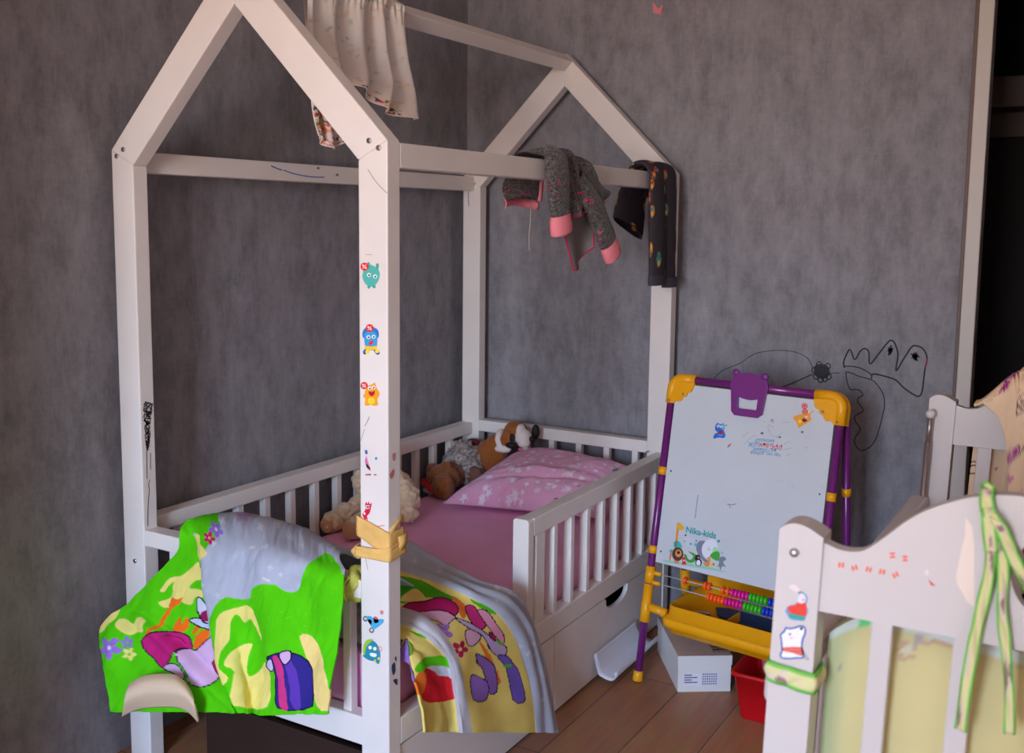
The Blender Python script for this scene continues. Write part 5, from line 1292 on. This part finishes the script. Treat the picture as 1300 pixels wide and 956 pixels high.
def sleeve(path, ra, rb, seed):
    G = loft_tube(path, ra, rb, M_jk, seed=seed)
    aa, tt = np.meshgrid(np.linspace(0, 60, G.shape[1]), np.linspace(0, 90, G.shape[0]))
    P = speckle(aa + 100 * seed, tt, 60 + seed); m = MB(); m.grid(G, M_jk, closed_u=True)
    o = m.build('sleeve', jk, cols=P.c.reshape(-1, 3))
    e = np.array(path[-1]); d = np.array(path[-1]) - np.array(path[-2]); d /= np.linalg.norm(d)
    cu = MB(); Gc = loft_tube([e - d * .004, e + d * .012, e + d * .030, e + d * .052, e + d * .056], [ra[-1] * .93, ra[-1] * 1.02, ra[-1] * 1.08, ra[-1] * 1.06, ra[-1] * .8], [rb[-1] * .9, rb[-1] * 1.05, rb[-1] * 1.1, rb[-1] * 1.1, rb[-1] * .7], M_pk, nu=14, wob=.05, seed=seed)
    cu.grid(Gc, M_pk, closed_u=True); cu.build('cuff', o)
sleeve([(.893, .735, 1.668), (.918, .712, 1.640), (.926, .700, 1.592), (.928, .708, 1.539), (.928, .718, 1.492)], [.030, .046, .050, .048, .044], [.012, .024, .026, .024, .022], 1)
sleeve([(.912, .850, 1.600), (.930, .885, 1.545), (.938, .945, 1.480), (.942, .995, 1.415)], [.030, .042, .042, .040], [.016, .022, .024, .022], 2)
lm = MB(); U, V, S = cloth_grid(JACKET_LINING, 36, 36)
r3, c3 = np.meshgrid(np.linspace(0, 1, 36), np.linspace(0, 1, 36), indexing='ij'); S[..., 0] += .016 * np.sin(c3 * 6 + 1) * r3
lm.grid(S, M_lining); lo_ = lm.build('lining', jk, solid=.002)
rim = [tuple(q) for q in S[::3, 0]] + [tuple(q) for q in S[-1, ::3]] + [tuple(q) for q in S[::-3, -1]]
pp = MB(); pp.tube(rim, .0028, M_pipe, n=6); pp.tube(edge_j, .0030, M_pipe, n=6); pp.tube(side_j, .0028, M_pipe, n=6)
cl = [(.938 + .004 * math.cos(t), .86 + .045 * math.cos(t) - .01, 1.535 + .016 * math.sin(t) - .01 * math.cos(t)) for t in np.linspace(-1.2, 2.6, 12)]
pp.tube(cl, .003, M_pipe, n=6); pp.build('piping', jk)
hm = MB(); Gh = []
for i in range(30):
    c = i / 29; p = S2[-1, int(c * 39)]
    Gh.append([(p[0] - .004, p[1], p[2] + .004), (p[0] + .004, p[1], p[2] - .010), (p[0], p[1] + .002 * c, p[2] - .026)])
hm.grid(Gh, M_pk); st_ = cat_rom(np.array(STRAP), 12)
hm.grid([[(q[0], q[1] - .011, q[2]), (q[0] + .004, q[1], q[2]), (q[0], q[1] + .011, q[2])] for q in st_], M_pk); hm.build('hem_band', jk, solid=.003)
MB().tube(STRING, .0013, mat('pale_cord', lin(196, 176, 160), rough=.8), n=6).build('drawstring', jk)

M_leg = mat('charcoal_owl_leggings', attr='Col', rough=.95, spec=.05)
lg = thing('leggings', (.90, 1.50, 1.26), 'charcoal leggings with small bright owl print hung over the side beam near the back wall', 'leggings')
def owl_tube(G, seed, n_owl, name):
    nu_, n_ = G.shape[:2]
    ring_w = np.linalg.norm(G[nu_ // 2, 0] - G[nu_ // 2, n_ // 2]) * 2.2; ln = np.linalg.norm(np.diff(G[:, 0], axis=0), axis=1).sum()
    aa, tt = np.meshgrid(np.linspace(0, ring_w * 1000, n_), np.linspace(0, ln * 1000, nu_)); P = Paint(aa, tt, (70, 64, 70)); rn = random.Random(seed); al = np.ones(aa.shape, bool)
    for k in range(n_owl):
        x = rn.uniform(.05, .95) * ring_w * 1000; y = (k + .5 + rn.uniform(-.25, .25)) / n_owl * ln * 1000
        P.poly(ell(x, y, 12, 13, 14), rn.choice([(222, 150, 60), (226, 120, 70), (110, 170, 140)]), sm=0)
        for dx in (-5, 5): P.poly(ell(x + dx, y - 4, 5, 5, 10), rn.choice([(190, 40, 50), (70, 140, 150), (236, 210, 120)]), sm=0)
        P.poly(ell(x, y + 7, 7, 4, 10), rn.choice([(230, 190, 90), (60, 110, 120)]), sm=0)
    m = MB(); m.grid(G, M_leg, closed_u=True)
    return m.build(name, lg, cols=P.c.reshape(-1, 3))
def hang(y0, y1, xo, zend): return [(.822, y0 + .015, 1.560), (.822, y0 + .01, 1.620), (.845, y0 + .005, 1.662), (.885, y0, 1.662), (xo, y0, 1.630), (xo + .002, y0 + .25 * (y1 - y0), 1.54), (xo + .003, y0 + .6 * (y1 - y0), 1.42), (xo + .002, y1, zend)]
owl_tube(loft_tube(hang(1.435, 1.455, .908, 1.292), [.055, .06, .060, .060, .060, .060, .058, .056], [.012] * 5 + [.016, .018, .018], M_leg, n=60, nu=150, wob=.05, seed=3), 4, 34, 'trouser_leg')
owl_tube(loft_tube(hang(1.555, 1.570, .903, 1.280), [.055, .06, .060, .062, .062, .060, .055, .052], [.012] * 5 + [.015, .016, .016], M_leg, n=60, nu=150, wob=.05, seed=5), 7, 34, 'trouser_leg')
wg = loft_tube([(.826, 1.50, 1.645), (.815, 1.485, 1.59), (.806, 1.465, 1.53), (.803, 1.455, 1.47), (.803, 1.450, 1.452)], [.09, .10, .115, .120, .117], [.008, .016, .022, .024, .020], M_leg, n=44, nu=50, wob=.04, seed=8)
owl_tube(wg, 12, 14, 'waist')
M_cuff = mat('charcoal_rib_band', lin(70, 66, 76), rough=.95)
for y, z, ra in ((1.455, 1.292, .058), (1.570, 1.280, .054)):
    m = MB(); m.grid(loft_tube([(.910, y, z + .004), (.910, y, z - .012), (.910, y, z - .030)], [ra, ra * 1.02, ra * .98], [.019, .020, .019], M_cuff, nu=8, wob=.03), M_cuff, closed_u=True); m.build('cuff', lg)

# ------------------------------------------------------------------ printed cloth over the far end of the cot
M_pe = mat('peach_printed_flannel', attr='Col', rough=.92, spec=.05)
xs = np.linspace(1.984, 2.46, 64); rows_c = []
front_z = np.interp(xs, [1.984, 2.0, 2.02, 2.036, 2.05, 2.062, 2.075, 2.12, 2.2, 2.46], [1.075, 1.062, 1.048, 1.035, 1.005, .965, .86, .72, .62, .58])
yb_, yf_ = CY1 + .036, CY1 - .004
for i in range(70):
    t = i / 69
    row = []
    for x, fz in zip(xs, front_z):
        tz = top_z(x) + .010 + .012 * np.clip((x - 1.99) / .1, 0, 1)
        back_l, cap, front_l = tz - .60, .055, max(.001, tz - fz)
        tot = back_l + cap + front_l; s = t * tot
        wv = .008 * math.sin(x * 46 + 2 * math.sin(x * 9)) + .006 * noise.noise(Vector((x * 8, s * 6, 2)))
        if s < back_l: p = (x, yb_ + .010 + abs(wv), .60 + s)
        elif s < back_l + cap:
            a = PI * (s - back_l) / cap; p = (x, (yb_ + yf_) / 2 + (yb_ + .010 + abs(wv) - (yb_ + yf_) / 2) * math.cos(a), tz + .008 * math.sin(a))
        else: p = (x, yf_ - .006 - abs(wv) * min(1, (s - back_l - cap) * 8), tz - (s - back_l - cap))
        row.append((x * 1000, s * 1000, p[0] + SH * (min(p[2], 1.15) - 1.06) + .006 * noise.noise(Vector((s * 6, 3, 1))) * (x < 2.0), p[1], p[2]))
    rows_c.append(row)
S = cat_rom(np.array(rows_c), 300); S = np.swapaxes(cat_rom(np.swapaxes(S, 0, 1), 200), 0, 1)
A, B_ = S[..., 0] - 1984, S[..., 1]; S = S[..., 2:]; P = Paint(A, B_, (232, 200, 162)); al = np.ones(A.shape, bool); rn = random.Random(17)
P.tone(.06, 1.5, 4.0)
for k in range(210):
    x, y = rn.uniform(0, 476), rn.uniform(0, 1100)
    if k % 3 == 0: P.flower(x, y, rn.uniform(14, 22), rn.choice([(170, 60, 140), (150, 50, 130), (186, 90, 150)]), rot=rn.uniform(0, 3))
    elif k % 3 == 1:
        r = rn.uniform(13, 20); P.line([(x + r * (1 - q / 14) * math.cos(q), y + r * (1 - q / 14) * math.sin(q)) for q in np.linspace(0, 9, 12)], rn.choice([(80, 56, 66), (110, 76, 90)]), 3.4)
    else: P.poly(ell(x, y, rn.uniform(2, 5), rn.uniform(2, 4), 10), rn.choice([(190, 70, 130), (210, 120, 150), (150, 110, 130)]), sm=0)
pc = MB(); pc.grid(S, M_pe)
tag(pc.build('flannel_sheet', solid=.003, cols=P.c.reshape(-1, 3)), 'peach flannel sheet with purple flower print hung over the far end of the cot', 'sheet')
# tan strip of cloth tied round the front post of the bed
tb = thing('cloth_strip', (.846, .02, .72), 'tan strip of cloth wrapped and knotted around the stickered front bed post', 'cloth')
def wrap(zfun, hw, seed, u0=0.0, u1=1.0, gap=.0035):
    G = []
    for i in range(81):
        u = u0 + (u1 - u0) * i / 80; per = 2 * (pw + pd); s = (u % 1) * per
        x0, x1, y0, y1 = W - pw - gap, W + gap, -gap, pd + gap
        if s < pw: c = (x0 + (x1 - x0) * s / pw, y0)
        elif s < pw + pd: c = (x1, y0 + (y1 - y0) * (s - pw) / pd)
        elif s < 2 * pw + pd: c = (x1 - (x1 - x0) * (s - pw - pd) / pw, y1)
        else: c = (x0, y1 - (y1 - y0) * (s - 2 * pw - pd) / pd)
        row = []
        for j in range(9):
            v = j / 8 - .5; bl = .0025 * noise.noise(Vector((u * 9, v * 5, seed))) + .002
            nx = 1 if abs(c[0] - x1) < 1e-6 else -1 if abs(c[0] - x0) < 1e-6 else 0; ny = -1 if abs(c[1] - y0) < 1e-6 else 1 if abs(c[1] - y1) < 1e-6 else 0
            row.append((c[0] + nx * bl, c[1] + ny * bl, zfun(u) + v * 2 * hw(u)))
        G.append(row)
    return G
w1 = lambda u: np.interp(u, [0, .316, .5, .8, 1], [.781, .750, .750, .776, .781]); w2 = lambda u: np.interp(u, [0, .2, .316, .5, .8, 1], [.722, .724, .728, .735, .728, .722])
m = MB(); m.grid(wrap(w1, lambda u: np.interp(u, [0, .316, .5, 1], [.023, .028, .027, .023]), 1), M_tan); m.build('upper_wrap', tb, solid=.002)
m = MB(); m.grid(wrap(w2, lambda u: np.interp(u, [0, .2, .316, .5, 1], [.012, .013, .016, .016, .012]), 2, gap=.007), M_tan); m.build('lower_wrap', tb, solid=.002)
m = MB(); m.tube([(W - pw - .012, -.006, .712), (W - pw - .010, .004, .716), (W - pw - .008, .012, .720)], [(.006, .012), (.009, .015), (.006, .010)], M_tan, n=12)
m.grid([[(W + .008, .026, .762), (W + .010, .042, .762), (W + .011, .056, .768)], [(W + .010, .028, .745), (W + .012, .044, .748), (W + .013, .054, .753)], [(W + .008, .026, .724), (W + .010, .042, .728), (W + .011, .052, .738)]], M_tan)
m.grid([[(W + .004, .0, .785), (W + .006, .022, .797), (W + .005, .048, .810)], [(W + .004, .0, .772), (W + .007, .024, .786), (W + .006, .050, .796)]], M_tan); m.build('knot', tb, solid=.002)
# yellow-green twist of the duvet corner round the foot rail
m = MB(); M_yt = mat('yellow_green_ribbon', lin(206, 206, 96), rough=.9, var=.25, vscale=60)
ringp = [(.783 + .010 * math.sin(3 * t), .022 + .030 * math.cos(t), .632 + .032 * math.sin(t)) for t in np.linspace(-PI * .2, PI * 1.5, 22)]
m.tube(ringp, [(.006, .014)] * 22, M_yt, n=10); m.tube([(.783, -.012, .66), (.772, -.018, .645), (.768, -.016, .615), (.772, -.012, .60)], [(.004, .008)] * 4, M_yt, n=8)
tag(m.build('ribbon'), 'yellow-green ribbon twisted round the foot rail beside the front bed post', 'ribbon')
# ------------------------------------------------------------------ pillow
M_pil = mat('pink_star_print_cotton', attr='Col', rough=.85, spec=.08, bump=.12, bscale=70)
nu, nv = 300, 230
A, B_ = np.meshgrid(np.linspace(-1, 1, nu), np.linspace(-1, 1, nv))
FL, FR, BL, BR = map(np.array, ((.232, 1.185, .468), (.812, 1.300, .474), (.300, 1.615, .580), (.815, 1.630, .560)))
pin = .06
Au = A * (1 - pin * (1 - np.abs(B_) ** 2) * (np.abs(A) > 0) * 1.0 * (A ** 2)); Bu = B_ * (1 - pin * (1 - A ** 2) * (B_ ** 2))
u, v = (Au + 1) / 2, (Bu + 1) / 2
mid = (FL * ((1 - u) * (1 - v))[..., None] + FR * (u * (1 - v))[..., None] + BL * ((1 - u) * v)[..., None] + BR * (u * v)[..., None])
nrm = np.cross(FR - FL, BL - FL); nrm /= np.linalg.norm(nrm)
th = .092 * (np.clip(1 - np.abs(A) ** 3.2, 0, 1) ** .62) * (np.clip(1 - np.abs(B_) ** 3.0, 0, 1) ** .60)
wr = .006 * arr_noise(A * 1.6, B_ * 1.2, 1.6, 2.0, 3)
crk = lambda x0, y0, dx, dy, w, a, l: a * np.exp(-(((A - x0) * dy - (B_ - y0) * dx) / w) ** 2) * np.exp(-(((A - x0) * dx + (B_ - y0) * dy) / l) ** 2)
wr = wr - crk(-.30, -.86, .35, .94, .035, .022, .20) + crk(-.20, -.80, .5, .86, .05, .016, .22) - crk(.05, -.45, .9, .2, .05, .010, .5) + crk(.0, -.28, .95, .15, .08, .010, .5)
top = mid + nrm * (th + wr * (th > .004) + .004)[..., None]
bot = mid - nrm * (th * .35)[..., None]
bot[..., 2] = np.maximum(bot[..., 2], .4515)
top[..., 2] = np.maximum(top[..., 2], .456)
P = Paint((A + 1) * 290, (B_ + 1) * 215, (226, 168, 196)); al = np.ones(A.shape, bool); rn = random.Random(12)
for k in range(170):
    x, y = rn.uniform(6, 574), rn.uniform(6, 424); t = k % 5; r = rn.uniform(10, 18); a0 = rn.uniform(0, 3); c = rn.choice([(232, 214, 228), (238, 222, 232), (226, 204, 222)])
    n = (5, 4, 8, 5, 6)[t]
    if t == 3: P.poly(ell(x, y, r * .55, r * .42, 12, a0), c, sm=0)
    else: P.poly([(x + (r if q % 2 == 0 else r * (.42 if n < 8 else .5)) * math.cos(a0 + PI * q / n), y + (r if q % 2 == 0 else r * (.42 if n < 8 else .5)) * math.sin(a0 + PI * q / n)) for q in range(2 * n)], c, sm=0)
for k in range(150):
    x, y = rn.uniform(0, 580), rn.uniform(0, 430); P.poly(ell(x, y, 2.4, 2.4, 8), (230, 208, 224), sm=0)
pl_ = MB(); pl_.grid(top, M_pil); pl_.grid(bot[:, ::-1], M_pil)
for sl in ((0, slice(None)), (-1, slice(None)), (slice(None), 0), (slice(None), -1)):
    a, b = top[sl], bot[sl]
    for k in range(len(a) - 1): pl_.add([a[k], a[k + 1], b[k + 1], b[k]], [(0, 1, 2, 3)], M_pil, True)
cc = np.ones((len(pl_.v), 3)) * np.array(lin(226, 168, 196)); cc[:A.size] = P.c.reshape(-1, 3)
tag(pl_.build('pillow', cols=cc), 'plump pink pillow with white star print at the head of the house bed', 'pillow')

# ------------------------------------------------------------------ soft toys
def blob(name, parent, balls, m, vox=.006, curl=.0, cscale=40, sm=3, seed=0, label=None, base=None, curl2=0.0):
    """overlapping ellipsoids fused into one plush surface; curl roughens it like pile"""
    mb = MB()
    for c, r, *rot in balls: mb.ball(c, r, m, 20, 14, rot[0] if rot else None)
    o = mb.build('temp', base=(0, 0, 0))
    md = o.modifiers.new('r', 'REMESH'); md.mode = 'VOXEL'; md.voxel_size = vox; md.use_smooth_shade = True
    ms = o.modifiers.new('s', 'SMOOTH'); ms.iterations = sm; ms.factor = .5
    dg = bpy.context.evaluated_depsgraph_get()
    me = bpy.data.meshes.new_from_object(o.evaluated_get(dg)); bpy.data.objects.remove(o)
    ow = world_origin(parent) if parent is not None else Vector(base)
    co = [v.co.copy() for v in me.vertices]; no = [v.normal.copy() for v in me.vertices]
    for v, c, n in zip(me.vertices, co, no):
        d = 0
        if curl:
            d = curl * (noise.noise(c * cscale + Vector((seed, 0, 0))) + .6 * abs(noise.noise(c * cscale * 2.2)))
            d += curl2 * noise.cell(c * cscale * 3)
        v.co = c + n * d - ow
    me.materials.clear(); me.materials.append(m); me.name = name
    o = bpy.data.objects.new(name, me); COL.objects.link(o)
    if parent is not None: o.parent = parent
    else: o.location = ow
    if label: o['label'] = label
    return o
RX = lambda a: Matrix.Rotation(a, 3, 'X'); RY = lambda a: Matrix.Rotation(a, 3, 'Y'); RZ = lambda a: Matrix.Rotation(a, 3, 'Z')
M_cream = mat('cream_curly_plush', lin(226, 198, 164), rough=.95, spec=.03, sheen=.4, var=.16, vscale=70, bump=.6, bscale=150)
M_pad = mat('tan_velour', lin(204, 156, 118), rough=.9, sheen=.3, bump=.2, bscale=150)
M_brown = mat('brown_plush', lin(140, 84, 48), rough=.95, spec=.03, sheen=.3, var=.2, vscale=60, bump=.6, bscale=160)
M_greyf = mat('grey_shaggy_plush', lin(168, 156, 150), rough=.98, spec=.03, sheen=.3, var=.75, vscale=75, bump=.9, bscale=140)
M_taupe = mat('taupe_plush', lin(124, 88, 76), rough=.95, spec=.03)
M_whitep = mat('white_plush', lin(226, 214, 206), rough=.95, spec=.03, bump=.3, bscale=160)
M_rust = mat('rust_brown_plush', lin(150, 88, 44), rough=.92, spec=.04, sheen=.2, var=.12, vscale=50, bump=.3, bscale=170)
M_dkp = mat('black_plush', lin(28, 22, 24), rough=.7)
# cream teddy sitting at the wall side
td = thing('teddy_bear', (.13, .93, .449), 'cream curly plush teddy bear sitting against the wall-side slats behind the front post', 'soft toy')
blob('body', td, [((.150, .985, .535), (.082, .078, .088)), ((.140, .945, .590), (.060, .058, .055)), ((.090, .900, .505), (.040, .075, .040)), ((.082, .830, .492), (.036, .070, .036), RX(.12)), ((.080, .765, .482), (.033, .045, .032)),
                  ((.190, .870, .500), (.040, .08, .040)), ((.190, .785, .490), (.038, .07, .036)), ((.198, .735, .487), (.037, .035, .036)),
                  ((.215, .975, .530), (.050, .045, .060)), ((.238, .955, .490), (.036, .034, .034)), ((.060, .940, .575), (.030, .038, .042))], M_cream, .005, .010, 60, 1, 3)
blob('head', td, [((.135, .925, .665), (.052, .050, .048)), ((.135, .880, .652), (.026, .022, .022)), ((.098, .930, .703), (.017, .012, .017)), ((.172, .930, .703), (.017, .012, .017))], M_cream, .005, .005, 50, 2, 9)
blob('paw_pad', td, [((.081, .728, .478), (.027, .011, .026))], M_pad, .004); blob('paw_pad', td, [((.199, .703, .486), (.031, .012, .030))], M_pad, .004)
fe = MB(); fe.ball((.118, .878, .672), .006, M_dkp); fe.build('eye', td); fe = MB(); fe.ball((.152, .878, .672), .006, M_dkp); fe.build('eye', td); fe = MB(); fe.ball((.135, .859, .658), (.010, .006, .007), M_dkp); fe.build('nose', td)
# brown dog lying face down, red collar
bd = thing('plush_dog', (.13, 1.33, .449), 'brown curly plush dog lying face down with a red collar beside the pillow', 'soft toy')
blob('body', bd, [((.120, 1.345, .510), (.062, .060, .052)), ((.150, 1.300, .495), (.040, .045, .046)), ((.105, 1.405, .505), (.06, .07, .05)), ((.130, 1.345, .552), (.026, .024, .022)), ((.075, 1.345, .530), (.026, .03, .03))], M_brown, .005, .006, 60, 2, 5)
blob('ear', bd, [((.178, 1.290, .495), (.020, .020, .044))], M_brown, .004, .004, 60)
c_ = MB(); c_.tube([(.060, 1.300, .505), (.082, 1.285, .494), (.108, 1.276, .484), (.130, 1.276, .474)], [(.012, .009)] * 4, ink(196, 30, 40), n=10); lab(c_.build('collar', bd), 'red collar')
c_ = MB(); c_.ball((.098, 1.276, .476), (.022, .010, .011), ink(150, 180, 190)); lab(c_.build('tag', bd), 'pale blue tag')
# grey shaggy toy in the corner
gh = thing('plush_toy', (.09, 1.50, .449), 'shaggy grey plush toy with a brown face in the bed corner behind the brown dog', 'soft toy')
fur = blob('body', gh, [((.105, 1.520, .530), (.088, .085, .070)), ((.070, 1.550, .555), (.06, .06, .055)), ((.155, 1.480, .515), (.05, .05, .05))], M_greyf, .004, .010, 70, 1, 2, curl2=.004)
blob('face', gh, [((.190, 1.452, .510), (.034, .024, .036)), ((.205, 1.440, .485), (.03, .026, .026))], M_taupe, .005, .003, 40)
c_ = MB(); c_.ball((.155, 1.425, .500), .007, M_dkp); c_.build('eye', gh)
blob('foot', gh, [((.09, 1.60, .60), (.03, .02, .014))], mat('dark_red_felt', lin(96, 30, 36), rough=.9), .004)
# rust and white dog resting on the pillow
sd = thing('plush_puppy', (.26, 1.58, .560), 'rust-brown and white plush puppy lying behind the pillow against the head rail', 'soft toy')
blob('body', sd, [((.200, 1.555, .570), (.066, .050, .060)), ((.225, 1.560, .605), (.050, .045, .050)), ((.175, 1.545, .535), (.05, .045, .055))], M_rust, .005, .002, 60, 3)
blob('head', sd, [((.298, 1.575, .670), (.046, .044, .042)), ((.280, 1.57, .655), (.034, .036, .036))], M_rust, .005, .002, 60, 3)
lab(blob('ruff', sd, [((.252, 1.560, .630), (.020, .046, .048), RY(-.35)), ((.262, 1.535, .606), (.040, .022, .016))], M_whitep, .004, .002, 60), 'white chest ruff')
lab(blob('muzzle', sd, [((.340, 1.560, .655), (.034, .036, .032)), ((.330, 1.560, .680), (.014, .030, .026)), ((.352, 1.545, .640), (.026, .026, .022))], M_whitep, .004, .001, 60), 'white muzzle')
blob('ear', sd, [((.282, 1.530, .650), (.024, .012, .034), RY(.5))], M_rust, .004, .002, 60); blob('ear', sd, [((.372, 1.600, .672), (.016, .014, .030))], M_dkp, .004)
c_ = MB(); c_.ball((.310, 1.528, .655), (.013, .008, .015), M_dkp); c_.build('eye_patch', sd); c_ = MB(); c_.ball((.302, 1.525, .625), (.020, .008, .011), M_dkp); c_.build('ear_tip', sd)
c_ = MB(); c_.ball((.385, 1.550, .655), (.012, .010, .012), M_dkp); c_.build('nose', sd); c_ = MB(); c_.ball((.352, 1.520, .617), (.010, .008, .005), ink(226, 120, 150)); lab(c_.build('tongue', sd), 'pink tongue')
